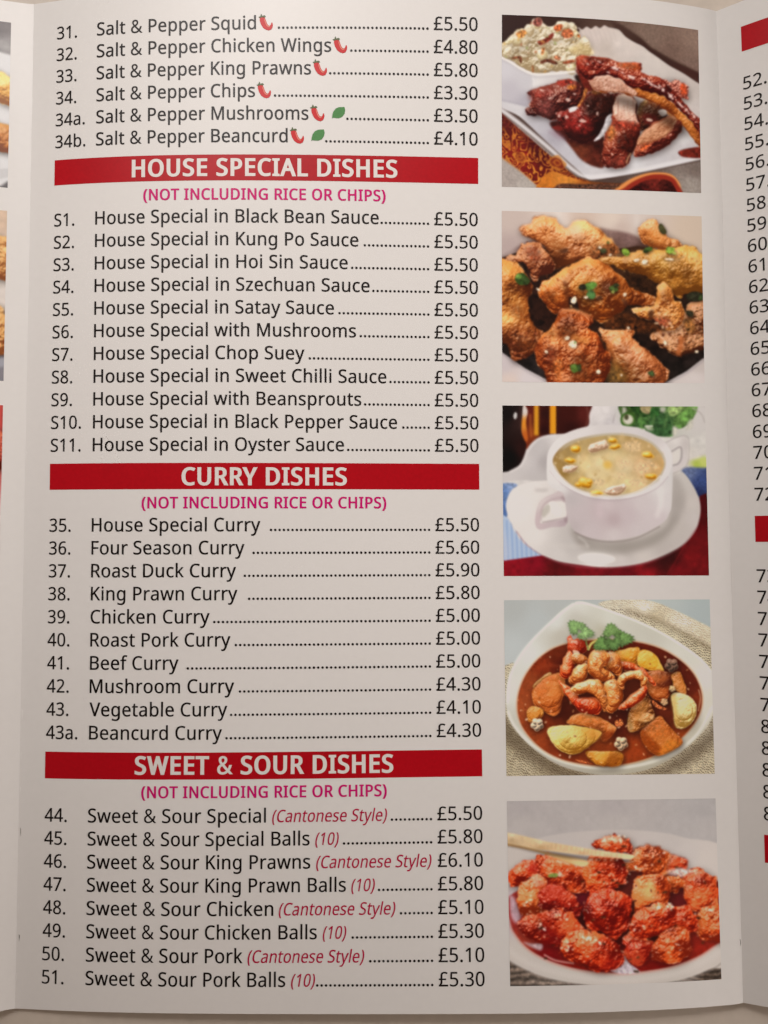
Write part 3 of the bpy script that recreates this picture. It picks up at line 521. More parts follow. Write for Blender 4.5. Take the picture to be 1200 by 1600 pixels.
    P.area([(-20, 700), (30, 720), (60, 860), (-20, 890)], (190, 190, 206), 14, alpha=.4)
    red = [(-20, 888), (240, 852), (330, 870), (600, 880), (1000, 760), (1110, 620), (1120, 520), (1220, 480), (1220, 1010), (-20, 1010)]
    P.area(red, [(80, 910, (140, 14, 28)), (300, 940, (92, 14, 18)), (500, 945, (120, 14, 24)), (200, 890, (130, 12, 28)), (700, 940, (104, 12, 20)), (830, 940, (150, 18, 26)), (930, 900, (60, 14, 14)), (960, 850, (48, 12, 12)), (1080, 860, (122, 16, 20)), (1140, 660, (84, 8, 12)), (1150, 560, (72, 10, 14)), (1000, 940, (116, 14, 20)), (1130, 780, (104, 14, 18))], 4, .07, 26, smooth=False)
    P.stroke([(250, 860), (340, 910), (420, 950)], 26, (66, 10, 14), 14, .6); P.stroke([(800, 915), (900, 890), (990, 800)], 40, (50, 10, 12), 16, .6)
    P.stroke([(940, 960), (990, 880), (1040, 790)], 5, (150, 24, 30), 4, .6)
    # spoon rest behind
    P.area([(-20, 392), (50, 382), (110, 350), (140, 300), (160, 250), (195, 212), (250, 184), (310, 174), (390, 176), (320, 230), (290, 280), (275, 440), (160, 430), (60, 436), (-20, 448)], [(40, 410, (196, 190, 190)), (150, 330, (196, 190, 190)), (210, 250, (186, 180, 180)), (260, 330, (170, 163, 164)), (330, 190, (208, 202, 202)), (200, 410, (186, 180, 180))], 4)
    P.stroke([(60, 385), (125, 345), (160, 270), (220, 200), (320, 178)], 12, (216, 210, 210), 5, .8)
    P.stroke([(250, 215), (200, 300), (180, 400)], 26, (190, 184, 186), 16, .6)
    # saucer
    P.area([(40, 600), (50, 520), (90, 470), (180, 440), (270, 432), (400, 420), (960, 400), (1020, 380), (1090, 470), (1126, 572), (1112, 680), (1064, 760), (1000, 812), (900, 862), (800, 896), (680, 915), (560, 918), (440, 904), (330, 885), (240, 848), (170, 800), (95, 716)], [(110, 580, (222, 216, 214)), (160, 470, (218, 212, 210)), (200, 740, (218, 212, 210)), (330, 850, (204, 198, 196)), (400, 790, (190, 184, 182)), (545, 866, (226, 222, 220)), (680, 880, (204, 196, 194)), (700, 820, (180, 172, 168)), (900, 780, (184, 176, 172)), (1000, 700, (190, 182, 178)), (1000, 560, (178, 170, 166)), (1080, 560, (200, 192, 188)), (1040, 440, (196, 190, 186)), (1100, 640, (198, 190, 188)), (800, 860, (202, 194, 190)), (450, 760, (176, 168, 166))], 3)
    P.area([(400, 690), (480, 740), (640, 775), (800, 755), (920, 700), (975, 620), (1000, 640), (940, 740), (800, 820), (600, 840), (460, 810)], (150, 142, 136), 18, alpha=.75)
    P.area([(960, 420), (1010, 430), (1040, 520), (1010, 640), (965, 660)], (162, 154, 150), 16, alpha=.6)
    P.stroke([(250, 790), (400, 800), (500, 805)], 14, (206, 200, 196), 10, .6)
    P.stroke([(440, 745), (480, 775), (500, 810)], 10, (204, 198, 196), 6, .6)
    P.area(oval(545, 868, 105, 24, .05), (238, 234, 232), 9, alpha=.9)
    P.stroke([(95, 716), (170, 806), (330, 892), (560, 924), (800, 902), (1000, 818), (1110, 690)], 6, (160, 100, 106), 3, .5)
    P.stroke([(200, 486), (240, 488), (272, 484)], 14, (168, 160, 158), 8, .6)
    # right handle
    P.area([(915, 222), (980, 196), (1035, 182), (1058, 215), (1052, 330), (1018, 368), (965, 392), (950, 330)], [(980, 210, (216, 210, 208)), (1045, 230, (196, 188, 186)), (1030, 340, (206, 198, 198)), (960, 240, (206, 200, 198))], 3, smooth=False)
    P.area([(966, 262), (1012, 240), (1016, 290), (1002, 330), (968, 345)], (214, 208, 204), 4); P.stroke([(962, 272), (1014, 246), (1020, 300), (1004, 336), (968, 350)], 9, (150, 140, 142), 4, .8); P.stroke([(930, 222), (985, 194), (1040, 182), (1062, 215), (1056, 330), (1020, 372), (968, 396)], 6, (170, 160, 160), 4, .7)
    # left handle
    P.area([(372, 488), (300, 508), (250, 530), (218, 565), (202, 640), (206, 690), (232, 708), (290, 694), (380, 672)], [(330, 510, (198, 184, 186)), (240, 560, (206, 194, 194)), (212, 650, (196, 178, 182)), (300, 680, (190, 174, 178)), (360, 660, (178, 160, 166))], 3)
    P.area([(368, 556), (300, 552), (262, 566), (240, 592), (230, 640), (234, 672), (290, 660), (372, 640)], (218, 212, 209), 4)
    P.area([(276, 556), (310, 552), (345, 600), (330, 630), (285, 600)], (226, 221, 218), 4)
    P.area([(236, 600), (276, 565), (284, 600), (246, 640)], (176, 170, 160), 5, alpha=.7)
    P.stroke([(372, 536), (330, 530), (270, 552), (240, 590), (232, 660)], 9, (164, 140, 146), 5, .6)
    P.stroke([(240, 668), (300, 656), (372, 642)], 8, (150, 132, 136), 4, .6)
    P.stroke([(372, 640), (374, 668)], 16, (140, 118, 124), 6, .6); P.stroke([(350, 520), (370, 550)], 16, (150, 128, 132), 6, .6)
    # cup
    cup = [(268, 330), (300, 240), (400, 160), (620, 124), (860, 180), (950, 250), (970, 330), (966, 560), (950, 620), (930, 655), (880, 692), (820, 724), (760, 746), (640, 768), (520, 756), (430, 722), (395, 670), (376, 600), (362, 510), (330, 490), (274, 450)]
    P.area(cup, [(310, 400, (221, 218, 217)), (340, 470, (213, 209, 209)), (400, 540, (186, 177, 179)), (440, 620, (190, 178, 181)), (560, 600, (188, 172, 176)), (640, 650, (181, 163, 167)), (600, 560, (199, 185, 188)), (720, 620, (193, 179, 183)), (800, 560, (203, 193, 195)), (900, 480, (214, 209, 209)), (950, 400, (207, 203, 203)), (940, 560, (210, 204, 205)), (880, 640, (201, 190, 193)), (640, 740, (201, 191, 192)), (500, 730, (194, 182, 185)), (420, 690, (183, 172, 174)), (780, 720, (199, 189, 191))], 3)
    mc = P.mask(cup); wave = np.sin((P.Y - .05 * P.X + 14 * np.cos((P.X / P.k - 640) / 300)) / P.k * 2 * math.pi / 7.5)
    P.mix(mc * np.clip(wave, 0, 1) * .2 * np.clip((P.Y / P.k - 530) / 60, 0, 1), (222, 206, 210))
    P.stroke([(420, 722), (520, 764), (640, 776), (770, 754), (900, 690)], 7, (132, 118, 116), 4, .6)
    P.stroke([(900, 470), (905, 560), (880, 640)], 26, (232, 226, 226), 12, .5); P.stroke([(300, 300), (305, 380), (330, 450)], 18, (238, 234, 233), 8, .6); P.stroke([(560, 560), (566, 640)], 30, (222, 204, 210), 16, .35)
    # rim and soup
    P.area([(268, 315), (285, 250), (345, 185), (440, 143), (560, 122), (680, 124), (800, 146), (900, 196), (955, 260), (968, 330), (940, 410), (880, 470), (780, 516), (650, 538), (520, 528), (420, 492), (330, 430), (280, 375)], [(300, 280, (222, 217, 217)), (420, 170, (214, 208, 208)), (620, 135, (206, 200, 200)), (860, 180, (204, 197, 197)), (950, 300, (220, 214, 214)), (880, 460, (222, 216, 216)), (650, 528, (228, 223, 223)), (400, 470, (226, 221, 221))], 3)
    P.area([(300, 330), (320, 275), (380, 222), (470, 190), (600, 168), (740, 172), (850, 212), (915, 280), (932, 340), (905, 410), (850, 460), (760, 504), (650, 524), (530, 512), (420, 474), (340, 405)], [(400, 220, (178, 160, 130)), (600, 178, (186, 176, 158)), (860, 230, (190, 180, 164)), (330, 320, (150, 116, 66)), (700, 500, (190, 176, 150))], 3)
    so = [(306, 335), (330, 290), (390, 240), (470, 205), (600, 180), (730, 186), (845, 224), (905, 290), (922, 345), (896, 405), (845, 452), (755, 496), (650, 516), (535, 505), (425, 468), (345, 402)]
    P.area(so, [(340, 320, (156, 122, 66)), (400, 250, (170, 138, 82)), (520, 215, (178, 150, 98)), (650, 210, (176, 148, 92)), (740, 210, (170, 138, 82)), (460, 330, (220, 198, 146)), (560, 330, (228, 208, 160)), (640, 290, (220, 198, 146)), (520, 400, (222, 202, 154)), (420, 420, (190, 162, 106)), (700, 350, (218, 198, 156)), (800, 350, (216, 176, 130)), (880, 360, (204, 162, 104)), (850, 270, (190, 158, 104)), (700, 460, (220, 198, 146)), (580, 470, (220, 198, 146)), (360, 390, (156, 120, 60))], 4, .03, 40)
    P.dots(so, 60, 14, [(226, 204, 158), (196, 164, 106), (222, 190, 140), (184, 150, 90)], 8, .4)
    P.dots(so, 40, 6, [(232, 214, 180), (226, 200, 154), (176, 140, 82)], 4, .5)
    L = dict(shadow=.2, bump=.22, bs=20, rough=2, spec=.25, sp=14, soft=4)
    for q in ([(498, 245), (530, 222), (590, 205), (608, 230), (600, 258), (540, 272), (502, 270)], [(690, 220), (780, 208), (792, 262), (740, 275), (690, 250)], [(356, 370), (370, 348), (408, 346), (440, 352), (420, 380), (370, 388)], [(585, 500), (600, 478), (650, 462), (700, 452), (712, 470), (690, 505), (640, 518)], [(650, 330), (720, 320), (740, 345), (690, 360)], [(760, 340), (820, 330), (840, 380), (790, 395), (760, 375)], [(720, 430), (790, 430), (820, 455), (760, 470)], [(640, 400), (690, 392), (700, 415), (655, 420)], [(820, 300), (870, 340), (900, 350), (860, 370)], [(520, 430), (590, 430), (580, 460), (530, 455)]):
        big = q[0] in ((498, 245), (356, 370), (585, 500))
        P.lump(q, (160, 122, 92), (220, 188, 160), (242, 224, 208), 14, **L) if big else P.area(q, (222, 190, 146), 7, .1, 12, alpha=.7)
    P.area([(640, 478), (680, 466), (694, 480), (660, 496)], (150, 110, 84), 4, alpha=.6)
    for x, y, w, h in ((428, 256, 28, 20), (634, 208, 30, 15), (648, 244, 34, 17), (832, 290, 34, 18), (398, 322, 30, 15), (852, 410, 34, 18), (480, 446, 44, 26), (545, 503, 36, 13), (606, 345, 24, 22), (440, 458, 20, 12), (505, 440, 18, 14)):
        if x == 606: P.area(oval(x, y, w, h), (226, 172, 60), 8, alpha=.7); continue
        P.lump(oval(x, y, w, h, R.uniform(-.3, .3), 8, .25, R), (170, 104, 10), (230, 164, 28), (250, 208, 90), 10, shadow=.2, bump=.05, bs=14, rough=2, spec=.4, sp=12, soft=6)
    P.stroke([(280, 375), (330, 436), (420, 498), (520, 534), (650, 544), (780, 522), (885, 474), (944, 410)], 5, (176, 160, 166), 4, .55)
    P.stroke([(306, 345), (345, 408), (425, 474), (535, 511), (650, 521), (755, 501), (845, 457), (905, 405)], 7, (232, 227, 226), 3, .8)
    return P.finish(.95, 1.5, (.995, .978, .945))

def print_curry():
    P = Print(1200, 1030, 41); R = P.rng
    P.img[:] = (170, 174, 174)
    P.area([(-20, -20), (1220, -20), (1220, 500), (-20, 500)], [(60, 60, (166, 168, 168)), (60, 300, (178, 182, 184)), (300, 60, (170, 172, 172)), (900, 60, (172, 178, 178)), (1120, 100, (164, 172, 174)), (200, 150, (172, 176, 178))], 0)
    # woven mat
    def weave(m, base, dark, s=1.0, sh=0):
        u = (P.X + .25 * P.Y) / P.k / (22 * s); v = (P.Y - .30 * P.X) / P.k / (15 * s)
        j = .22 * P.fbm(40, 2); w = np.sin(2 * math.pi * (u + j)) * np.sin(2 * math.pi * (v + .3 * np.sin(2 * math.pi * u * .5)))
        k = np.clip(w * 1.6 - .1 + .25 * P.fbm(16, 6), 0, 1) * np.clip(.85 + .25 * P.fbm(60, 9), .3, 1)
        c = base * (1 + .05 * P.fbm(8, 4))[..., None] * (1 - np.clip(k, 0, 1)[..., None]) + np.array(dark, float) * np.clip(k, 0, 1)[..., None]
        P.mix(P.blur(m, 2), c)
    mat = P.mask([(-20, 400), (60, 370), (300, 600), (900, 300), (560, 60), (620, 20), (800, 20), (1220, 200), (1220, 1040), (-20, 1040)], False)
    mb = P.blend([(30, 430, (196, 184, 160)), (60, 800, (178, 164, 136)), (300, 960, (170, 154, 126)), (700, 1000, (176, 160, 134)), (1100, 900, (196, 182, 156)), (1150, 720, (206, 194, 172)), (900, 150, (206, 196, 172)), (1120, 320, (200, 188, 162)), (650, 60, (206, 196, 178)), (100, 960, (186, 172, 146))])
    weave(mat, mb, (92, 72, 52), 1.0)
    roll = [(540, 50), (600, 20), (800, 20), (950, 70), (1220, 210), (1220, 300), (1000, 190), (800, 110), (700, 75)]
    weave(P.mask(roll), P.blend([(620, 40, (200, 192, 176)), (800, 60, (222, 214, 198)), (1000, 130, (220, 210, 192)), (1150, 220, (212, 200, 178)), (850, 120, (190, 176, 150))]), (170, 150, 122), .9)
    P.stroke([(690, 75), (850, 130), (1020, 210), (1220, 320)], 30, (120, 100, 74), 14, .45)
    P.area([(-20, 660), (60, 720), (250, 900), (500, 1000), (800, 1000), (1100, 800), (1200, 660), (1220, 760), (1100, 900), (850, 1020), (400, 1030), (150, 920), (-20, 780)], (66, 50, 36), 26, alpha=.5)
    # bowl
    bowl = [(408, 32), (440, 28), (475, 36), (590, 72), (700, 112), (800, 152), (900, 204), (1000, 262), (1090, 328), (1165, 405), (1195, 500), (1188, 620), (1150, 720), (1080, 800), (1000, 868), (900, 930), (800, 972), (680, 994), (540, 998), (400, 972), (300, 936), (220, 886), (130, 812), (50, 705), (20, 610), (28, 480), (62, 390), (110, 310), (170, 236), (240, 168), (330, 78)]
    P.area(bowl, [(420, 60, (206, 204, 200)), (300, 140, (202, 201, 198)), (150, 320, (204, 203, 200)), (60, 520, (206, 203, 198)), (600, 120, (200, 198, 190)), (450, 150, (186, 182, 172)), (320, 230, (184, 178, 168)), (560, 200, (178, 172, 156)), (800, 220, (190, 186, 176)), (1000, 330, (204, 200, 192)), (1140, 450, (212, 207, 199)), (1160, 620, (206, 200, 190)), (1080, 780, (186, 178, 164)), (800, 960, (172, 164, 148)), (540, 985, (168, 160, 146)), (250, 880, (176, 168, 156)), (80, 730, (190, 185, 176))], 3)
    P.stroke([(28, 640), (70, 730), (170, 830), (330, 920), (540, 960), (760, 945), (950, 880), (1090, 770), (1180, 610)], 17, (216, 212, 203), 6, .9)
    P.stroke([(408, 36), (480, 42), (700, 118), (900, 210), (1090, 336), (1170, 420)], 12, (220, 217, 210), 4, .8)
    P.stroke([(400, 38), (240, 172), (110, 314), (40, 450), (28, 600)], 14, (214, 213, 209), 5, .8)
    P.stroke([(430, 70), (360, 190), (320, 270)], 60, (176, 170, 160), 26, .5); P.stroke([(440, 60), (620, 160), (800, 250)], 30, (196, 193, 184), 20, .5)
    # soup
    so = [(345, 270), (270, 300), (200, 352), (140, 425), (100, 510), (84, 600), (96, 690), (140, 770), (220, 850), (320, 905), (440, 935), (580, 948), (720, 930), (850, 890), (960, 826), (1050, 740), (1104, 650), (1116, 560), (1090, 470), (1040, 398), (970, 340), (890, 295), (800, 266), (700, 250), (560, 245), (440, 250)]
    P.stroke(so + so[:1], 12, (196, 120, 66), 6, .7)
    P.area(so, [(300, 310, (104, 34, 14)), (220, 380, (132, 42, 16)), (150, 480, (148, 62, 28)), (110, 620, (160, 70, 32)), (330, 380, (78, 20, 10)), (180, 800, (146, 58, 24)), (330, 880, (134, 48, 20)), (600, 900, (150, 60, 22)), (740, 860, (156, 56, 18)), (640, 740, (76, 22, 12)), (330, 640, (84, 26, 12)), (780, 280, (96, 26, 12)), (960, 380, (84, 22, 12)), (1050, 480, (92, 26, 14)), (1085, 600, (132, 46, 20)), (860, 600, (64, 18, 10)), (1010, 790, (158, 60, 20)), (240, 700, (120, 40, 16)), (900, 660, (92, 30, 14)), (560, 820, (138, 52, 18)), (700, 660, (60, 16, 10))], 3, .05, 18)
    P.stroke([(200, 400), (260, 385), (330, 390)], 14, (150, 56, 26), 8, .6); P.stroke([(1098, 520), (1108, 570), (1096, 640)], 6, (236, 200, 160), 3, .6)
    V = dict(bump=.08, bs=30, rough=2, spec=.3, sp=14, shadow=.7, var=.36, amp=.28, soft=2)
    def veg(pts, lo, mid, hi, r=40, **k): P.lump(pts, lo, mid, hi, r, **{**V, **k})
    veg([(168, 500), (235, 440), (265, 424), (275, 440), (200, 510)], (96, 48, 12), (170, 104, 40), (204, 148, 76), 16)
    veg([(166, 530), (205, 480), (270, 440), (315, 424), (350, 455), (356, 520), (335, 600), (318, 650), (280, 668), (220, 636), (176, 606)], (104, 34, 8), (188, 86, 26), (214, 116, 46), 50)
    P.area([(318, 600), (350, 560), (400, 600), (400, 680), (330, 690)], (60, 18, 10), 14, alpha=.6)
    veg([(136, 640), (178, 614), (232, 640), (200, 690), (150, 702)], (110, 44, 10), (206, 120, 36), (232, 164, 80), 20)
    veg([(625, 318), (680, 292), (740, 284), (775, 302), (770, 380), (720, 384), (660, 362)], (130, 58, 8), (214, 128, 26), (232, 160, 60), 30)
    veg([(768, 304), (832, 308), (880, 360), (904, 424), (840, 416), (760, 384)], (140, 70, 8), (222, 146, 30), (238, 176, 66), 30)
    veg([(800, 430), (870, 414), (944, 430), (946, 500), (924, 580), (882, 592), (820, 542)], (88, 26, 8), (170, 72, 22), (202, 110, 48), 30)
    veg([(944, 440), (996, 428), (1028, 545), (972, 524)], (110, 40, 10), (186, 98, 30), (214, 134, 66), 20)
    veg([(700, 690), (722, 620), (800, 548), (832, 610), (848, 680), (780, 740), (712, 756)], (92, 40, 12), (170, 94, 34), (206, 140, 74), 34, bump=.2)
    P.area([(700, 690), (716, 650), (730, 740), (714, 756)], (120, 90, 50), 8, alpha=.5)
    veg([(760, 690), (800, 650), (840, 660), (845, 685), (800, 705)], (130, 70, 26), (200, 130, 66), (226, 172, 116), 16, bump=.2)
    veg([(360, 708), (420, 654), (520, 668), (614, 716), (638, 742), (600, 790), (560, 810), (530, 760), (470, 726)], (120, 48, 12), (192, 92, 28), (216, 130, 62), 36)
    P.area([(560, 770), (630, 746), (610, 790), (560, 812)], (140, 50, 14), 8, alpha=.7)
    veg([(775, 760), (822, 712), (878, 668), (920, 706), (965, 760), (1008, 822), (940, 866), (862, 888), (790, 824)], (110, 40, 8), (186, 88, 24), (210, 120, 46), 50)
    P.area([(775, 765), (790, 750), (890, 850), (868, 888), (790, 826)], (156, 62, 12), 6, .08, 14, alpha=.75); P.area([(890, 850), (930, 800), (1000, 820), (940, 866), (868, 888)], (204, 116, 34), 8, .08, 14, alpha=.7)
    veg([(465, 872), (560, 866), (670, 876), (655, 942), (560, 948), (505, 920)], (130, 60, 8), (206, 124, 28), (226, 160, 66), 26)
    P.area([(600, 880), (670, 878), (654, 942), (600, 946)], (166, 84, 16), 10, alpha=.6)
    E_ = dict(bump=.08, bs=40, rough=2, spec=.12, sp=10, shadow=.6, var=.16, amp=.5)
    P.lump([(252, 742), (300, 724), (372, 718), (440, 726), (520, 744), (554, 766), (520, 808), (466, 850), (420, 876), (370, 882), (312, 852), (270, 802)], (150, 108, 36), (212, 184, 108), (236, 218, 164), 50, tint=[(280, 760, (140, 136, 128)), (480, 760, (128, 108, 70)), (380, 740, (128, 122, 100)), (330, 850, (140, 132, 112)), (420, 850, (128, 110, 76)), (400, 790, (136, 134, 124))], **E_)
    P.area([(480, 745), (552, 764), (530, 800), (490, 790)], (200, 120, 44), 16, alpha=.6)
    P.lump([(942, 556), (975, 540), (1020, 548), (1062, 572), (1086, 630), (1064, 700), (1004, 742), (968, 722), (958, 640)], (160, 116, 46), (222, 198, 134), (240, 224, 178), 40, **E_)
    P.area([(942, 560), (970, 560), (985, 700), (968, 722), (955, 640)], (206, 160, 76), 8, alpha=.6)
    # prawns
    S = dict(bump=.11, bs=26, rough=3, spec=.5, sp=18, shadow=.6, var=.16, amp=.85, soft=2)
    def prawn(pts, r=24, red=False, **k):
        c = ((126, 24, 6), (222, 80, 30), (242, 140, 84)) if red else ((136, 50, 12), (226, 130, 56), (250, 196, 134))
        P.lump(pts, *c, r, **{**S, **k})
    prawn([(366, 240), (380, 216), (392, 240), (440, 236), (476, 290), (440, 320), (390, 318), (368, 300)], 20, True, var=.2, tint=[(380, 250, (120, 90, 90)), (440, 270, (90, 60, 70)), (420, 310, (110, 90, 90))])
    prawn([(320, 430), (330, 380), (352, 326), (376, 300), (404, 350), (390, 440), (362, 460), (330, 450)], 22, True)
    prawn([(384, 330), (430, 318), (474, 340), (470, 380), (420, 380), (392, 370)], 16, False, tint=[(420, 340, (110, 100, 90))])
    prawn([(372, 456), (400, 410), (430, 378), (474, 374), (478, 430), (444, 482), (400, 496), (376, 480)], 22)
    P.area([(395, 300), (425, 306), (430, 325), (400, 322)], (236, 206, 176), 4, alpha=.8)
    prawn([(630, 366), (690, 360), (760, 388), (800, 414), (860, 482), (852, 498), (792, 448), (720, 408), (660, 408)], 14, True)
    prawn([(560, 360), (600, 306), (642, 320), (664, 360), (670, 410), (650, 446), (610, 420), (580, 400)], 26)
    prawn([(476, 400), (482, 340), (516, 298), (566, 296), (604, 330), (590, 380), (560, 400), (600, 420), (626, 462), (560, 476), (500, 446)], 26)
    P.stroke([(570, 370), (545, 410), (580, 450)], 8, (110, 50, 22), 4, .7); P.stroke([(545, 345), (580, 370), (610, 350)], 7, (130, 66, 34), 4, .6)
    prawn([(312, 472), (340, 480), (424, 548), (424, 586), (404, 608), (366, 566), (330, 506)], 12, True, gain=1.15)
    prawn([(400, 580), (440, 566), (520, 562), (560, 610), (546, 652), (500, 664), (440, 644), (408, 616)], 26, True, tint=[(440, 600, (124, 90, 80)), (520, 620, (136, 130, 120))])
    P.area([(430, 540), (500, 540), (520, 562), (440, 568)], (70, 20, 10), 8, alpha=.7)
    prawn([(384, 520), (400, 500), (450, 476), (512, 462), (556, 486), (586, 550), (590, 610), (570, 642), (548, 600), (520, 560), (480, 540), (430, 548), (396, 540)], 20)
    prawn([(566, 490), (610, 466), (650, 474), (672, 530), (664, 600), (620, 650), (580, 640), (588, 580)], 26)
    prawn([(640, 474), (660, 440), (710, 418), (772, 416), (806, 450), (808, 500), (780, 510), (770, 474), (730, 460), (690, 482), (676, 520), (650, 500)], 20)
    prawn([(650, 630), (690, 580), (740, 540), (790, 500), (810, 512), (800, 560), (750, 606), (690, 632)], 20, True)
    P.area([(690, 500), (730, 470), (764, 486), (740, 530), (690, 560)], (70, 24, 12), 10, alpha=.7)
    for x, y in ((520, 320), (600, 320), (640, 390), (500, 400), (420, 400), (450, 490), (540, 500), (570, 560), (620, 500), (640, 560), (700, 435), (780, 440), (350, 400), (470, 610), (740, 560)): P.stroke([(x - 14, y - 2), (x, y - 6), (x + 14, y + 2)], 5, (246, 220, 188), 3, .6)
    for q in ([(500, 330), (530, 350), (520, 400)], [(540, 310), (560, 340), (560, 380)], [(600, 330), (620, 360), (610, 400)], [(410, 420), (440, 430), (460, 450)], [(390, 450), (420, 460), (440, 480)], [(470, 480), (490, 510), (480, 540)], [(520, 480), (530, 520), (520, 550)], [(560, 540), (540, 570), (550, 600)], [(590, 510), (620, 520), (660, 520)], [(580, 560), (620, 570), (660, 570)], [(680, 430), (690, 450), (680, 480)], [(730, 424), (735, 445), (728, 462)], [(780, 440), (770, 460), (785, 490)], [(440, 600), (460, 620), (450, 645)], [(500, 580), (515, 610), (505, 650)], [(700, 585), (720, 600), (730, 620)], [(750, 545), (770, 560), (780, 580)]):
        P.stroke(q, 6, (150, 62, 24), 3, .5, taper=True)
    for q, c in (([(188, 530), (240, 460), (300, 440), (270, 520), (210, 560)], (206, 104, 42)), ([(640, 320), (700, 300), (740, 310), (690, 350)], (226, 150, 50)), ([(800, 330), (840, 330), (870, 380), (830, 390)], (232, 166, 56)), ([(830, 450), (900, 436), (930, 450), (880, 490)], (196, 100, 42)), ([(400, 690), (440, 664), (520, 680), (560, 710), (470, 705)], (210, 116, 48)), ([(800, 750), (870, 690), (930, 760), (870, 810)], (204, 106, 38)), ([(490, 880), (560, 874), (600, 880), (560, 905)], (222, 148, 50)), ([(730, 650), (790, 580), (820, 620), (760, 700)], (190, 120, 54))):
        P.area(q, c, 9, .08, 16, alpha=.6)
    P.dots(so, 50, 5, [(250, 214, 176), (240, 180, 130)], 2, .7)
    # coriander
    def leaf(cx, cy, s, a, c):
        q = []
        for i in range(30):
            t = a + (i / 29 - .5) * 5.4; r = s * (.86 + .16 * math.cos(3 * (t - a))) * (1.12 if i % 2 else .82)
            q.append((cx + r * math.cos(t), cy + r * math.sin(t) * .8))
        q.append((cx - s * .3 * math.cos(a), cy - s * .3 * math.sin(a)))
        P.shade(q, .35, 10, 5, 12)
        P.area(q, tuple(v * .72 for v in c), 2.5, .12, 18, smooth=False)
        P.area([(cx + (x - cx) * .8 - 3, cy + (y - cy) * .8 - 4) for x, y in q], c, 5, .14, 16, smooth=False, alpha=.9)
        for k in (-1.5, -.8, -.2, .4, 1.0, 1.6): P.stroke([(cx - s * .1 * math.cos(a), cy), (cx + s * .8 * math.cos(a + k), cy + s * .62 * math.sin(a + k))], 3.5, tuple(v * 1.18 for v in c), 2, .5)
    P.stroke([(478, 300), (500, 262), (545, 240)], 14, (196, 180, 96), 4); P.stroke([(482, 296), (470, 260), (470, 230)], 7, (120, 136, 70), 3)
    for a in ((412, 172, 56, -2.3, (126, 160, 98)), (462, 204, 54, .2, (136, 168, 108)), (612, 196, 58, -1.7, (124, 158, 92)), (672, 238, 66, .0, (110, 146, 80)), (560, 268, 58, 2.6, (100, 136, 72)), (620, 262, 54, 1.4, (96, 130, 70))): leaf(*a)
    # small buds
    for x, y, r, c in ((194, 716, 40, (206, 178, 150)), (664, 822, 42, (214, 176, 140)), (946, 384, 42, (128, 92, 74)), (906, 590, 22, (206, 160, 116)), (950, 516, 20, (206, 168, 120))):
        P.shade(oval(x, y, r, r), .5, 10, 5, 9)
        for k in range(5):
            t = k * 1.257 + .4; P.lump(oval(x + r * .45 * math.cos(t), y + r * .45 * math.sin(t), r * .5, r * .44, t, 8), tuple(v * .5 for v in c), c, tuple(min(255, v * 1.25) for v in c), 10, bump=.1, bs=10, rough=0, shadow=.15, spec=.2, soft=2)
    for q in ([(840, 580), (880, 610), (920, 626), (900, 634), (850, 614)], [(630, 700), (664, 686), (676, 716), (640, 730)], [(410, 912), (470, 924), (500, 936), (430, 926)]): P.area(q, (190, 96, 50), 3, .3, 8)
    P.dots(so, 60, 5, [(214, 130, 70), (90, 26, 10), (226, 160, 100)], 2, .45)
    return P.finish(.95, 1.3, (1.0, .985, .94))

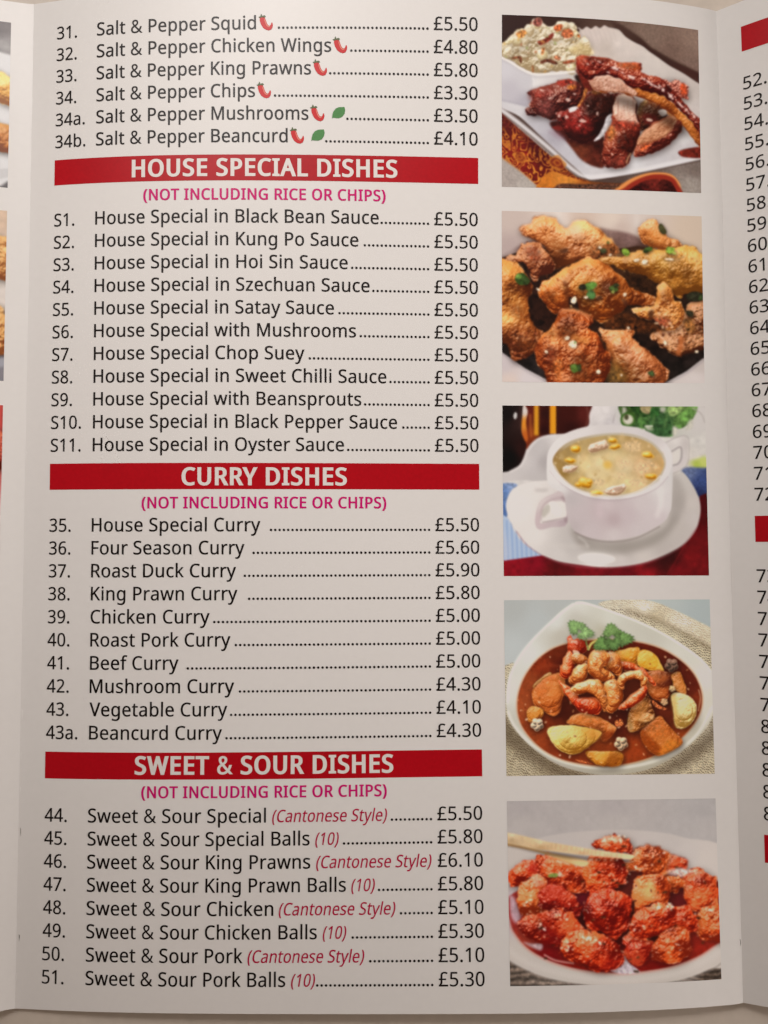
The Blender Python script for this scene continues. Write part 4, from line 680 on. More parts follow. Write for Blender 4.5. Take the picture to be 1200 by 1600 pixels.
def print_balls():
    P = Print(1200, 1050, 53); R = P.rng
    P.img[:] = (170, 162, 158)
    P.area([(-20, -20), (1220, -20), (1220, 400), (-20, 400)], [(100, 60, (158, 150, 148)), (600, 40, (160, 152, 150)), (1100, 60, (160, 154, 152)), (100, 150, (166, 158, 154)), (600, 150, (168, 160, 156)), (1100, 180, (168, 161, 158))], 0, .01, 30)
    wood = P.blend([(60, 960, (96, 82, 72)), (200, 1010, (110, 96, 86)), (1100, 970, (74, 60, 50)), (1000, 1000, (110, 98, 90))]) * (1 + .30 * np.sin(P.Y / P.k / 5 + 2.5 * P.fbm(160, 3)))[..., None] * (1 + .15 * P.fbm(14, 8))[..., None]
    P.mix(np.clip((P.Y / P.k - 840) / 6, 0, 1), np.clip(wood, 0, 255))
    # plate
    P.area([(-20, 330), (60, 276), (200, 222), (380, 192), (600, 180), (800, 188), (980, 222), (1220, 320), (1220, 870), (1120, 940), (960, 1000), (800, 1022), (620, 1034), (420, 1022), (240, 990), (110, 940), (20, 892), (-20, 860)], [(60, 320, (182, 172, 165)), (300, 220, (176, 167, 162)), (600, 200, (178, 168, 163)), (900, 230, (180, 171, 166)), (1100, 340, (192, 182, 175)), (1000, 330, (186, 177, 172)), (60, 850, (186, 176, 168)), (300, 950, (184, 175, 167)), (600, 1000, (184, 175, 168)), (900, 980, (180, 171, 163)), (1120, 880, (190, 180, 172)), (60, 640, (176, 160, 166)), (1160, 590, (196, 188, 186))], 4)
    P.stroke([(-20, 800), (100, 890), (260, 950), (450, 990), (700, 1000), (950, 960), (1100, 890), (1220, 810)], 26, (196, 187, 180), 14, .7)
    P.stroke([(-20, 866), (120, 950), (260, 1000), (430, 1030), (620, 1040), (800, 1030), (970, 1006), (1120, 948), (1220, 880)], 8, (128, 116, 108), 4, .6)
    so = [(30, 540), (36, 690), (70, 760), (130, 826), (220, 880), (330, 920), (450, 946), (580, 958), (720, 954), (900, 926), (1040, 876), (1130, 820), (1220, 740), (1220, 500), (900, 400), (300, 450)]
    P.stroke(so[:13], 14, (186, 90, 70), 7, .7)
    P.area(so, [(60, 640, (150, 40, 36)), (100, 780, (160, 50, 34)), (240, 850, (112, 12, 14)), (400, 930, (132, 20, 12)), (620, 900, (96, 10, 10)), (740, 930, (136, 18, 12)), (880, 900, (112, 10, 8)), (1060, 850, (140, 28, 16)), (1140, 790, (146, 32, 20)), (450, 680, (52, 10, 10)), (690, 640, (50, 14, 12)), (840, 760, (56, 12, 8)), (600, 780, (66, 8, 8)), (240, 720, (92, 10, 10)), (930, 560, (96, 22, 22)), (700, 520, (84, 26, 20)), (420, 560, (96, 16, 26))], 3, .06, 16)
    P.area([(30, 540), (60, 560), (90, 650), (70, 690), (36, 650)], (186, 164, 176), 8, .06, 16, alpha=.85)
    P.area([(100, 790), (150, 800), (205, 800), (200, 836), (150, 820)], (188, 166, 170), 5, .08, 12, alpha=.9)
    P.stroke([(215, 860), (280, 892), (380, 908)], 10, (206, 150, 140), 4, .8)
    P.area([(575, 945), (640, 920), (620, 855), (650, 860), (680, 905), (720, 935), (735, 958), (640, 964)], (196, 180, 188), 4, .12, 12)
    B = dict(bump=.24, bs=24, rough=8, spec=.5, sp=26, ridge=.1, shadow=.5, var=.42, fold=.6, amp=.38, soft=3)
    def piece(pts, kind=0, r=46, **k):
        c = [((104, 14, 5), (196, 58, 18), (226, 108, 54)), ((94, 10, 5), (180, 44, 16), (216, 90, 46)), ((118, 30, 8), (206, 84, 28), (230, 138, 80)), ((88, 8, 6), (168, 30, 14), (206, 76, 44))][kind]
        m = np.mean(np.array(pts, float), 0); pts = [tuple(m + (np.array(q) - m) * (1.07 + .16 * (R.random() - .5))) for q in pts]
        P.lump(pts, *c, r, **{**B, **k})
    # back row, softer
    piece([(860, 360), (900, 330), (945, 318), (985, 345), (988, 388), (930, 392), (880, 400)], 1, 30, soft=6)
    piece([(690, 330), (720, 292), (770, 270), (800, 258), (850, 290), (900, 312), (880, 360), (870, 420), (800, 432), (720, 400), (660, 420), (640, 480), (600, 470), (640, 400)], 2, 40, soft=5)
    piece([(960, 450), (985, 415), (1040, 400), (1090, 412), (1140, 450), (1164, 510), (1150, 570), (1120, 612), (1060, 622), (1010, 590), (980, 540)], 0, 50, soft=4)
    P.area([(885, 410), (940, 395), (1010, 396), (1060, 402), (1000, 420), (960, 440), (905, 425)], (222, 196, 186), 8, .2, 10, alpha=.85)
    piece([(870, 440), (900, 425), (965, 440), (975, 490), (930, 520), (890, 505)], 2, 26, soft=4)
    piece([(700, 510), (720, 450), (780, 425), (850, 440), (890, 470), (905, 540), (890, 600), (800, 580), (740, 620), (700, 580)], 2, 50, soft=4, tint=[(780, 500, (140, 140, 140)), (720, 560, (130, 110, 90)), (860, 520, (118, 96, 84))])
    P.area([(770, 470), (800, 450), (810, 510), (785, 550), (765, 520)], (232, 176, 110), 10, alpha=.7)
    # left heap
    piece([(30, 430), (60, 382), (120, 352), (180, 345), (200, 390), (150, 440), (130, 470), (60, 480), (28, 470)], 0, 36, tint=[(60, 420, (130, 120, 110)), (160, 400, (124, 90, 80))])
    piece([(180, 350), (230, 325), (300, 340), (380, 372), (440, 390), (440, 500), (380, 525), (300, 500), (220, 480), (180, 420)], 0, 50)
    P.area([(130, 380), (180, 360), (180, 410), (140, 415)], (170, 24, 18), 10, alpha=.6)
    piece([(80, 490), (120, 450), (190, 440), (240, 500), (230, 600), (180, 650), (110, 650), (76, 600)], 2, 46)
    piece([(195, 520), (260, 490), (330, 500), (390, 560), (410, 640), (330, 650), (250, 620), (200, 600)], 3, 46)
    P.area([(150, 430), (200, 430), (210, 470), (170, 490)], (226, 150, 130), 10, .2, 10, alpha=.6)
    P.area([(190, 470), (300, 480), (320, 540), (240, 560)], (176, 30, 16), 18, alpha=.5)
    piece([(70, 690), (110, 655), (190, 640), (250, 680), (300, 740), (330, 790), (260, 800), (150, 780), (100, 750)], 1, 40)
    piece([(190, 640), (230, 625), (300, 612), (370, 640), (412, 690), (410, 740), (350, 752), (320, 780), (240, 740), (200, 690)], 1, 40, tint=[(350, 680, (134, 130, 120)), (240, 700, (110, 80, 76)), (300, 640, (130, 130, 126))])
    P.area([(200, 700), (250, 720), (330, 790), (280, 810), (210, 800)], (120, 8, 10), 10, alpha=.6)
    # centre
    piece([(430, 430), (445, 370), (500, 325), (580, 320), (650, 345), (665, 400), (640, 470), (600, 500), (540, 500), (480, 520), (445, 490)], 0, 50, tint=[(460, 480, (140, 130, 112)), (560, 380, (120, 100, 84)), (640, 440, (118, 86, 80))])
    piece([(440, 620), (460, 560), (500, 515), (580, 505), (650, 530), (682, 580), (672, 660), (650, 740), (600, 776), (540, 745), (480, 720), (445, 690)], 1, 60, tint=[(500, 560, (134, 110, 96)), (570, 600, (140, 124, 112)), (640, 600, (124, 96, 90)), (590, 720, (130, 110, 100))])
    piece([(490, 268), (520, 232), (570, 214), (630, 212), (680, 240), (690, 300), (640, 305), (560, 290)], 0, 34)
    P.dots([(520, 240), (570, 214), (650, 214), (660, 236), (600, 240)], 40, 8, [(236, 214, 190), (226, 170, 130), (110, 60, 40)], 2, .8)
    # right front
    piece([(1050, 640), (1090, 612), (1220, 605), (1220, 770), (1130, 784), (1070, 760), (1050, 700)], 2, 46, tint=[(1100, 640, (130, 124, 116)), (1150, 740, (128, 104, 90))])
    piece([(650, 770), (690, 740), (760, 750), (800, 780), (790, 850), (760, 900), (700, 900), (660, 860)], 3, 40, tint=[(700, 800, (138, 140, 124)), (740, 870, (110, 90, 76))])
    piece([(690, 700), (720, 650), (770, 610), (820, 580), (880, 580), (930, 600), (1000, 620), (1050, 670), (1050, 730), (1010, 740), (940, 720), (860, 730), (800, 770), (740, 760), (690, 740)], 0, 50, tint=[(840, 600, (140, 140, 136)), (760, 690, (132, 112, 100)), (900, 660, (126, 96, 80)), (1010, 680, (128, 106, 90))])
    piece([(800, 830), (840, 770), (900, 720), (940, 710), (1000, 750), (1016, 820), (990, 870), (900, 895), (820, 880)], 2, 50, tint=[(880, 760, (130, 112, 96)), (860, 850, (128, 104, 88)), (980, 800, (124, 98, 84))])
    piece([(308, 830), (330, 780), (380, 745), (450, 735), (520, 750), (580, 790), (620, 840), (642, 885), (600, 930), (520, 946), (440, 920), (360, 880), (312, 850)], 0, 54, tint=[(360, 830, (138, 134, 124)), (470, 760, (138, 132, 128)), (560, 880, (124, 90, 76)), (480, 860, (128, 100, 84))])
    P.area([(560, 880), (640, 880), (600, 935), (520, 946)], (150, 20, 14), 16, alpha=.5)
    # white flecks and dark herbs
    for q, n in (([(800, 585), (900, 580), (930, 600), (880, 620), (820, 610)], 30), ([(400, 750), (480, 735), (560, 770), (520, 800), (420, 800)], 30), ([(250, 620), (340, 640), (350, 670), (280, 660)], 18), ([(310, 800), (360, 780), (400, 860), (340, 860)], 18), ([(680, 690), (760, 650), (800, 700), (720, 740)], 12), ([(100, 560), (160, 560), (150, 600), (110, 600)], 8), ([(820, 800), (940, 780), (960, 850), (860, 870)], 16), ([(1070, 600), (1140, 600), (1140, 640), (1080, 640)], 10), ([(180, 690), (230, 720), (220, 770), (190, 750)], 10), ([(440, 340), (640, 340), (620, 480), (460, 480)], 14), ([(700, 290), (880, 300), (860, 420), (720, 400)], 18)):
        P.dots(q, n * 2 // 3, 5.5, [(244, 222, 196), (236, 180, 140), (250, 236, 220)], 2, .85)
    P.dots([(40, 380), (430, 380), (640, 330), (1150, 450), (1150, 760), (620, 930), (320, 860), (60, 640)], 130, 4.2, [(244, 190, 140), (250, 220, 190), (236, 140, 90)], 2, .6)
    P.dots([(40, 380), (430, 380), (640, 230), (1150, 450), (1150, 760), (620, 930), (320, 860), (60, 640)], 60, 5, [(44, 20, 12), (60, 40, 16), (80, 24, 12)], 1.5, .85, stretch=2.2)
    P.area(oval(268, 428, 32, 12, -.1), (112, 128, 58), 4, .2, 10); P.area(oval(303, 422, 12, 14), (206, 176, 150), 3)
    for x, y in ((590, 456), (650, 372), (540, 800), (650, 270), (1060, 660), (515, 412), (540, 656), (875, 520), (200, 716), (225, 880), (720, 952), (616, 470), (845, 352)): P.area(oval(x, y, R.uniform(10, 18), 6, R.uniform(-.4, .4), 7, .4, R), (52, 30, 16), 2, alpha=.9)
    P.stroke([(520, 262), (560, 258), (580, 268)], 8, (240, 190, 160), 3, .8); P.stroke([(280, 350), (320, 356), (356, 370)], 8, (236, 190, 160), 3, .8)
    # chopsticks
    P.area([(-20, 240), (60, 252), (250, 305), (446, 345), (432, 382), (320, 350), (180, 300), (-20, 258)], [(40, 262, (166, 128, 84)), (200, 300, (188, 150, 98)), (420, 360, (214, 180, 128)), (320, 340, (196, 158, 104))], 3)
    P.shade([(-20, 250), (180, 290), (300, 306), (500, 334), (690, 347), (690, 360), (400, 340), (180, 304)], .5, 8)
    P.area([(-20, 190), (60, 202), (240, 246), (450, 282), (702, 316), (708, 330), (690, 342), (560, 330), (380, 312), (180, 286), (-20, 246)], [(40, 206, (214, 192, 156)), (40, 236, (176, 146, 108)), (200, 240, (216, 192, 152)), (200, 280, (176, 140, 98)), (420, 285, (222, 198, 156)), (420, 308, (190, 152, 110)), (680, 322, (222, 194, 148)), (560, 325, (194, 156, 112)), (560, 306, (226, 202, 162))], 3, .02, 14, smooth=False)
    for i in range(18):
        x = 260 + i * 22 + R.uniform(-5, 5); y = 252 + (x - 260) * .155; P.stroke([(x, y), (x - 4, y + 30)], 4, (156, 118, 80), 3, .4)
    return P.finish(.95, 1.6, (1.0, .975, .945))

def print_rolls():
    P = Print(1200, 1030, 61); R = P.rng
    P.area([(-20, -20), (1220, -20), (1220, 1050), (-20, 1050)], [(100, 60, (150, 140, 134)), (1150, 30, (108, 98, 96)), (1180, 150, (150, 142, 138)), (1160, 230, (112, 104, 102)), (600, 100, (120, 110, 106)), (100, 900, (140, 130, 124)), (1180, 1000, (96, 88, 88))], 0, .03, 30)
    P.area([(-20, 500), (400, 420), (1220, 200), (1220, 940), (700, 1000), (-20, 900)], (206, 200, 196), 5)
    for i, (x, y, a) in enumerate(((300, 520, .3), (560, 460, .2), (820, 420, .4), (1130, 390, .5), (420, 700, .25), (720, 660, .3), (1010, 640, .5), (1150, 700, .2), (900, 800, .3))):
        P.lump(oval(x, y, 230, 84, a, 14), (140, 78, 20), (216, 156, 66), (240, 204, 124), 50, .25, 30, spec=.25, sp=14, tint=[(1180, 300, (132, 130, 118)), (1180, 480, (132, 126, 104)), (1180, 700, (112, 84, 60)), (300, 500, (128, 124, 110))])
    P.area([(-20, 940), (600, 1000), (1220, 880), (1220, 930), (700, 1050), (-20, 990)], (190, 184, 180), 4)
    return P.finish()
def print_toast():
    P = Print(1200, 1030, 67)
    P.area([(-20, -20), (1220, -20), (1220, 1050), (-20, 1050)], [(100, 60, (206, 196, 188)), (1180, 40, (200, 166, 138)), (1180, 250, (206, 176, 156)), (1190, 450, (206, 190, 178)), (300, 900, (176, 168, 166)), (1180, 950, (124, 116, 120))], 0, .02, 30)
    for x, y, a in ((300, 420, .5), (640, 520, .3), (420, 720, .2), (960, 640, -.3), (1120, 280, .2), (1120, 720, .1)):
        P.lump(oval(x, y, 220, 130, a, 14, .2, P.rng), (130, 62, 20), (206, 132, 62), (236, 186, 116), 60, .4, 30)
    P.area([(-20, 900), (700, 960), (1220, 860), (1220, 910), (700, 1010), (-20, 960)], (150, 144, 150), 6)
    return P.finish()
def print_sauce():
    P = Print(1200, 1030, 71)
    P.area([(-20, -20), (1220, -20), (1220, 1050), (-20, 1050)], [(100, 60, (196, 70, 54)), (1180, 60, (190, 60, 52)), (1180, 330, (186, 84, 74)), (600, 500, (206, 190, 180)), (1180, 700, (206, 190, 180))], 0, .03, 30)
    for x, y in ((300, 400), (600, 560), (860, 380), (1120, 240), (460, 760), (900, 760)):
        P.lump(oval(x, y, 170, 120, .3, 14, .25, P.rng), (90, 12, 8), (176, 46, 30), (220, 110, 70), 60, .4, 30, spec=.3)
    return P.finish()

# letter outlines: code point, advance, then per outline: handle, point, handle (thousandths of the cap height)
FONT_DATA = [
    (32, 364, [
    ]),
    (38, 1025, [
        [373,1015,426,1015,476,1015,519,1007,555,989,591,972,619,948,639,916,658,884,668,845,668,800,668,741,649,691,611,650,574,609,526,571,468,538,558,451,
        648,364,738,277,762,306,782,340,798,377,813,415,826,456,836,500,878,500,919,500,961,500,946,440,927,385,905,333,882,282,853,237,818,199,886,133,
        954,66,1022,0,967,0,911,0,856,0,815,39,775,78,734,118,705,92,674,69,640,49,606,29,569,14,529,3,488,-8,442,-14,389,-14,325,-14,
        269,-4,222,18,175,39,138,70,113,111,87,152,74,202,74,261,74,308,83,349,100,384,117,418,142,449,175,476,208,503,246,529,290,555,270,577,
        251,600,232,625,214,649,198,675,186,704,174,732,168,763,168,797,168,843,178,882,199,915,219,947,249,972,288,989,327,1007],
        [461,383,364,478,331,458,302,438,278,418,254,398,236,376,223,352,210,327,203,298,203,265,203,213,220,172,255,141,289,111,336,95,394,95,453,95,
        505,105,548,125,591,144,627,168,655,195,558,289],
        [460,915,422,915,382,915,350,904,326,884,301,863,289,835,289,798,289,765,297,734,315,705,333,677,359,645,392,611,447,642,487,673,511,701,534,729,
        546,762,546,800,546,833,535,861,513,882,490,904],
    ]),
    (40, 420, [
        [56,309,56,384,56,460,63,535,78,608,92,681,115,750,146,817,176,883,215,944,262,1000,301,1000,339,1000,378,1000,313,912,264,816,230,710,197,605,
        181,496,181,385,181,313,188,242,203,171,218,100,240,32,269,-34,298,-100,334,-162,377,-221,338,-221,300,-221,262,-221,215,-166,176,-106,146,-41,115,24,
        92,92,78,164,63,236],
    ]),
    (41, 420, [
        [364,460,364,384,364,309,357,236,342,164,328,92,306,24,275,-41,245,-106,206,-166,158,-221,120,-221,82,-221,43,-221,86,-162,122,-100,151,-34,180,32,
        202,100,217,171,232,242,239,313,239,385,239,459,232,532,217,604,202,676,180,745,151,812,122,880,86,942,42,1000,81,1000,120,1000,158,1000,206,944,
        245,883,275,817,306,750,328,681,342,608,357,535],
    ]),
    (46, 375, [
        [101,42,101,76,101,110,109,134,126,148,143,162,163,169,186,169,211,169,231,162,249,148,266,134,275,110,275,76,275,42,266,18,249,3,231,-12,
        211,-20,186,-20,163,-20,143,-12,126,3,109,18],
    ]),
    (48, 801, [
        [732,610,732,501,732,420,726,348,714,284,702,221,683,167,656,123,630,78,595,44,553,21,510,-2,459,-14,399,-14,324,-14,263,7,214,48,165,89,
        128,148,104,225,81,302,69,394,69,501,69,610,80,702,102,779,123,855,159,914,207,954,256,995,320,1015,399,1015,474,1015,536,995,585,954,635,914,
        672,855,696,779,720,702],
        [192,593,192,501,192,410,199,334,212,273,226,212,248,167,278,137,308,106,349,91,399,91,450,91,490,106,520,136,551,166,573,211,587,272,601,334,
        608,410,608,501,608,593,601,669,587,729,573,789,551,835,520,865,490,895,450,910,399,910,349,910,308,895,278,865,248,835,226,789,212,729,199,669],
    ]),
    (49, 801, [
        [497,333,497,0,457,0,417,0,377,0,377,233,377,466,377,699,377,726,377,749,377,768,378,786,379,804,380,820,380,836,381,853,382,871,367,856,
        354,844,342,833,330,823,314,810,296,794,260,765,225,736,189,707,168,735,146,762,125,790,215,860,305,930,395,1000,429,1000,463,1000,497,1000,497,667],
    ]),
    (50, 801, [
        [728,37,728,0,508,0,288,0,67,0,67,34,67,68,67,102,155,190,242,279,329,367,380,417,422,462,457,501,491,541,517,579,535,617,553,655,
        562,696,562,741,562,796,545,838,513,866,480,895,437,909,385,909,337,909,294,901,257,884,220,867,183,844,144,814,122,841,100,869,78,896,105,919,
        133,939,165,957,196,974,230,988,267,999,304,1009,343,1014,385,1014,448,1014,501,1003,546,982,591,960,626,930,651,890,675,850,688,803,688,748,688,696,
        677,647,655,601,634,555,604,510,566,466,528,421,483,374,431,324,362,255,292,186,223,118,223,116,223,114,223,112,391,112,560,112,728,112,728,75],
    ]),
    (51, 801, [
        [690,838,690,766,690,721,682,683,665,650,648,617,624,591,593,570,562,549,525,535,483,527,483,525,483,523,483,521,563,512,623,486,662,445,702,404,
        721,351,721,284,721,226,708,175,681,130,654,84,612,49,555,24,499,-1,426,-14,338,-14,285,-14,237,-10,192,-2,147,6,104,20,63,41,63,79,
        63,117,63,155,105,135,150,119,199,107,247,95,294,90,339,90,429,90,493,107,533,142,573,177,592,225,592,287,592,329,581,363,560,389,538,414,
        506,433,464,445,422,458,371,464,312,464,280,464,248,464,216,464,216,499,216,534,216,569,248,569,281,569,314,569,369,569,415,577,452,592,489,608,
        517,630,536,659,555,687,564,720,564,758,564,806,548,844,515,870,483,897,438,910,382,910,347,910,315,907,286,900,257,893,230,883,205,870,180,858,
        155,843,130,826,110,854,89,882,69,910,104,938,148,963,201,983,254,1004,314,1014,381,1014,486,1014,563,991,614,944,665,897],
    ]),
    (52, 801, [
        [773,264,773,227,725,227,676,227,627,227,627,151,627,76,627,0,588,0,548,0,508,0,508,76,508,151,508,227,349,227,189,227,29,227,29,262,
        29,297,29,332,186,556,343,781,500,1006,542,1006,585,1006,627,1006,627,783,627,560,627,338,676,338,725,338,773,338,773,301],
        [508,548,508,653,508,677,509,699,509,719,510,739,510,758,511,776,512,794,513,811,513,827,514,843,514,859,515,874,514,874,512,874,510,874,502,856,
        493,837,482,817,471,796,460,779,450,765,350,622,250,480,150,338,269,338,389,338,508,338,508,443],
    ]),
    (53, 801, [
        [352,613,385,613,453,613,513,602,563,578,613,555,652,522,680,478,708,435,721,382,721,319,721,250,706,191,676,141,647,91,604,53,548,26,493,-1,
        426,-14,347,-14,296,-14,248,-9,202,0,157,9,119,23,88,41,88,79,88,118,88,157,122,136,163,120,211,109,259,97,305,91,349,91,398,91,
        441,99,478,114,515,130,544,153,564,186,585,218,595,258,595,307,595,372,575,422,535,457,495,492,431,510,345,510,318,510,289,507,255,503,221,498,
        194,493,174,489,153,502,133,515,112,528,125,685,137,843,150,1000,317,1000,484,1000,651,1000,651,963,651,925,651,888,519,888,387,888,255,888,247,791,
        239,695,231,598,247,601,268,604,296,608,323,612],
    ]),
    (54, 801, [
        [77,352,77,427,77,485,81,542,89,598,97,654,111,707,130,757,150,807,177,851,211,890,246,929,290,959,342,981,395,1003,459,1014,535,1014,555,1014,
        576,1013,600,1011,624,1009,643,1006,658,1001,658,966,658,931,658,896,641,902,623,906,602,909,581,912,559,913,538,913,473,913,420,902,377,881,334,859,
        300,830,275,793,250,755,232,712,221,664,210,615,203,563,200,508,203,508,206,508,209,508,223,531,240,551,262,569,283,586,309,600,340,611,370,621,
        405,626,445,626,503,626,554,614,597,590,641,567,675,532,699,487,723,441,735,387,735,322,735,253,722,193,696,143,670,92,633,54,586,27,539,0,
        483,-14,417,-14,370,-14,325,-5,284,13,243,30,207,57,176,94,144,130,120,176,103,232,86,287],
        [380,90,416,90,475,90,522,109,559,146,595,184,613,243,613,322,613,386,597,436,565,473,533,511,485,529,420,529,376,529,338,520,305,502,273,484,
        247,461,229,433,211,405,202,376,202,346,202,315,206,285,215,255,224,225,237,197,256,172,274,147,296,127,323,112,349,97],
    ]),
    (55, 801, [
        [236,0,190,0,327,296,464,592,601,888,421,888,241,888,62,888,62,925,62,963,62,1000,285,1000,509,1000,732,1000,732,968,732,937,732,905,597,603,
        462,302,326,0,281,0],
    ]),
    (56, 801, [
        [342,1014,399,1014,458,1014,510,1005,555,987,599,968,635,942,660,906,686,871,699,827,699,775,699,734,690,699,673,669,656,640,633,613,604,590,575,567,
        543,547,508,529,549,510,587,488,620,463,654,438,681,409,701,377,721,344,731,305,731,259,731,203,718,155,690,114,663,74,625,42,576,20,527,-3,
        470,-14,403,-14,331,-14,271,-3,221,18,171,40,133,70,107,110,81,150,69,198,69,255,69,301,78,340,97,374,116,408,142,437,174,461,205,485,
        239,506,276,522,243,541,214,562,187,586,160,610,139,637,124,668,109,699,101,735,101,776,101,827,114,870,140,905,166,940,202,967,246,986,291,1005],
        [189,288,189,254,189,205,206,165,241,132,275,100,329,84,401,84,469,84,521,100,557,132,593,165,611,206,611,258,611,290,602,319,585,344,567,369,
        543,391,512,410,481,430,444,448,401,464,393,466,386,469,378,472,337,454,303,435,275,415,246,394,225,371,211,345,196,318],
        [452,915,398,915,346,915,304,902,271,877,238,853,221,817,221,770,221,736,229,707,246,683,262,660,284,640,312,624,340,608,371,592,405,577,437,591,
        467,606,492,623,518,640,539,660,554,684,569,708,577,737,577,770,577,817,561,853,528,877,495,902],
    ]),
    (57, 801, [
        [728,648,728,573,728,516,724,459,716,403,708,346,695,293,675,243,655,193,628,149,594,110,559,71,515,41,462,19,409,-3,345,-14,269,-14,250,-14,
        229,-13,204,-11,179,-8,159,-5,143,0,143,35,143,70,143,105,160,99,179,95,202,92,224,88,246,87,266,87,331,87,385,98,428,119,470,141,
        504,170,529,207,555,243,573,286,584,335,595,384,602,436,604,490,601,490,598,490,595,490,581,469,563,449,542,431,521,414,495,400,464,389,434,379,
        398,374,357,374,300,374,250,386,207,410,163,433,130,468,106,513,82,557,70,612,70,676,70,746,83,807,110,857,137,908,174,946,221,973,269,1000,
        325,1014,389,1014,437,1014,481,1005,522,987,563,968,599,941,630,905,661,868,685,823,702,768,720,712],
        [425,910,389,910,331,910,284,891,247,853,210,815,192,756,192,678,192,613,208,563,239,526,270,489,318,471,384,471,429,471,467,480,500,498,533,516,
        558,539,576,567,595,595,604,624,604,654,604,684,599,714,590,744,581,775,568,803,550,828,533,853,510,873,483,888,456,903],
    ]),
    (65, 895, [
        [807,0,763,0,723,103,683,206,643,310,511,310,379,310,246,310,207,206,167,103,127,0,85,0,42,0,0,0,130,335,261,669,391,1004,429,1004,
        466,1004,504,1004,634,669,764,335,894,0,850,0],
        [530,623,493,724,490,732,486,745,479,765,472,784,466,805,460,826,454,847,449,863,445,874,441,855,436,836,431,817,426,798,420,781,415,765,410,749,
        406,735,402,724,364,623,326,522,289,422,394,422,500,422,605,422,568,522],
    ]),
    (66, 910, [
        [326,1000,422,1000,547,1000,641,982,705,945,769,908,801,844,801,752,801,713,794,678,779,648,765,617,743,592,715,572,687,552,652,538,611,531,611,528,
        611,526,611,524,653,517,691,505,725,487,759,470,786,444,805,412,825,379,835,337,835,284,835,224,821,172,793,130,765,87,725,55,673,33,621,11,
        559,0,487,0,370,0,253,0,136,0,136,333,136,667,136,1000,231,1000],
        [385,574,447,574,533,574,592,588,623,616,655,643,671,684,671,738,671,793,651,833,613,856,574,880,512,892,427,892,372,892,317,892,262,892,262,786,
        262,680,262,574,324,574],
        [326,469,262,469,262,348,262,227,262,106,329,106,396,106,464,106,552,106,614,124,648,158,683,193,700,238,700,294,700,330,693,360,677,387,662,413,
        636,433,600,447,564,462,515,469,454,469,390,469],
    ]),
    (67, 885, [
        [609,903,564,903,511,903,463,894,420,876,377,858,341,831,311,796,281,761,258,719,242,669,226,619,218,563,218,500,218,418,231,346,257,286,283,225,
        321,178,372,146,423,113,486,97,563,97,607,97,648,100,688,108,727,115,765,125,803,136,803,99,803,63,803,27,765,13,727,2,687,-4,647,-11,
        600,-14,545,-14,443,-14,358,7,290,49,222,91,171,151,137,228,102,306,85,397,85,501,85,577,96,646,117,709,138,771,169,825,209,871,250,917,
        300,952,360,977,420,1002,488,1014,566,1014,617,1014,667,1009,714,999,762,988,804,974,842,955,825,920,808,884,791,849,761,863,726,875,688,887,651,898],
    ]),
    (68, 1022, [
        [937,617,937,510,937,398,916,304,875,228,833,153,774,96,696,57,619,19,525,0,415,0,322,0,229,0,136,0,136,333,136,667,136,1000,239,1000,
        341,1000,444,1000,545,1000,632,981,706,944,780,907,837,852,877,779,917,707],
        [804,374,804,506,804,594,789,667,760,724,730,781,687,823,631,851,574,878,506,892,426,892,371,892,317,892,262,892,262,631,262,369,262,108,307,108,
        352,108,398,108,533,108,635,141,702,208,770,275],
    ]),
    (69, 779, [
        [695,37,695,0,508,0,322,0,136,0,136,333,136,667,136,1000,322,1000,508,1000,695,1000,695,963,695,926,695,889,550,889,406,889,262,889,262,785,
        262,681,262,577,398,577,534,577,669,577,669,541,669,504,669,468,534,468,398,468,262,468,262,349,262,230,262,111,406,111,550,111,695,111,695,74],
    ]),
    (70, 727, [
        [262,141,262,0,220,0,178,0,136,0,136,333,136,667,136,1000,322,1000,508,1000,695,1000,695,963,695,926,695,889,550,889,406,889,262,889,262,771,
        262,653,262,535,397,535,533,535,668,535,668,498,668,461,668,424,533,424,397,424,262,424,262,283],
    ]),
    (71, 1020, [
        [570,491,570,528,685,528,801,528,916,528,916,365,916,201,916,38,862,20,807,7,752,-1,697,-10,634,-14,564,-14,461,-14,373,7,303,48,232,90,
        178,149,141,226,104,303,85,394,85,500,85,605,106,695,147,772,188,848,247,908,324,950,401,993,494,1014,604,1014,660,1014,713,1009,763,999,813,988,
        859,974,902,955,886,919,870,882,854,846,819,862,779,875,735,887,690,898,644,903,597,903,517,903,449,887,392,854,335,822,292,775,262,715,232,655,
        217,583,217,500,217,421,230,350,256,289,281,228,322,180,377,146,432,112,504,95,594,95,638,95,675,98,706,102,737,107,765,113,790,119,790,218,
        790,317,790,416,717,416,643,416,570,416,570,453],
    ]),
    (72, 1038, [
        [901,333,901,0,859,0,817,0,775,0,775,155,775,311,775,466,604,466,433,466,262,466,262,311,262,155,262,0,220,0,178,0,136,0,136,333,
        136,667,136,1000,178,1000,220,1000,262,1000,262,859,262,718,262,577,433,577,604,577,775,577,775,718,775,859,775,1000,817,1000,859,1000,901,1000,901,667],
    ]),
    (73, 475, [
        [417,24,417,0,297,0,176,0,56,0,56,24,56,49,56,73,95,82,134,91,174,99,174,366,174,633,174,899,134,908,95,918,56,927,56,951,
        56,976,56,1000,176,1000,297,1000,417,1000,417,976,417,951,417,927,378,918,339,908,300,899,300,633,300,366,300,99,339,91,378,82,417,73,417,49],
    ]),
    (75, 867, [
        [730,188,867,0,817,0,768,0,718,0,600,159,482,318,364,478,330,448,296,418,262,388,262,259,262,129,262,0,220,0,178,0,136,0,136,333,
        136,667,136,1000,178,1000,220,1000,262,1000,262,836,262,671,262,507,290,539,318,570,347,602,376,634,405,666,434,697,524,798,614,899,704,1000,754,1000,
        803,1000,852,1000,719,855,587,710,455,564,592,376],
    ]),
    (76, 734, [
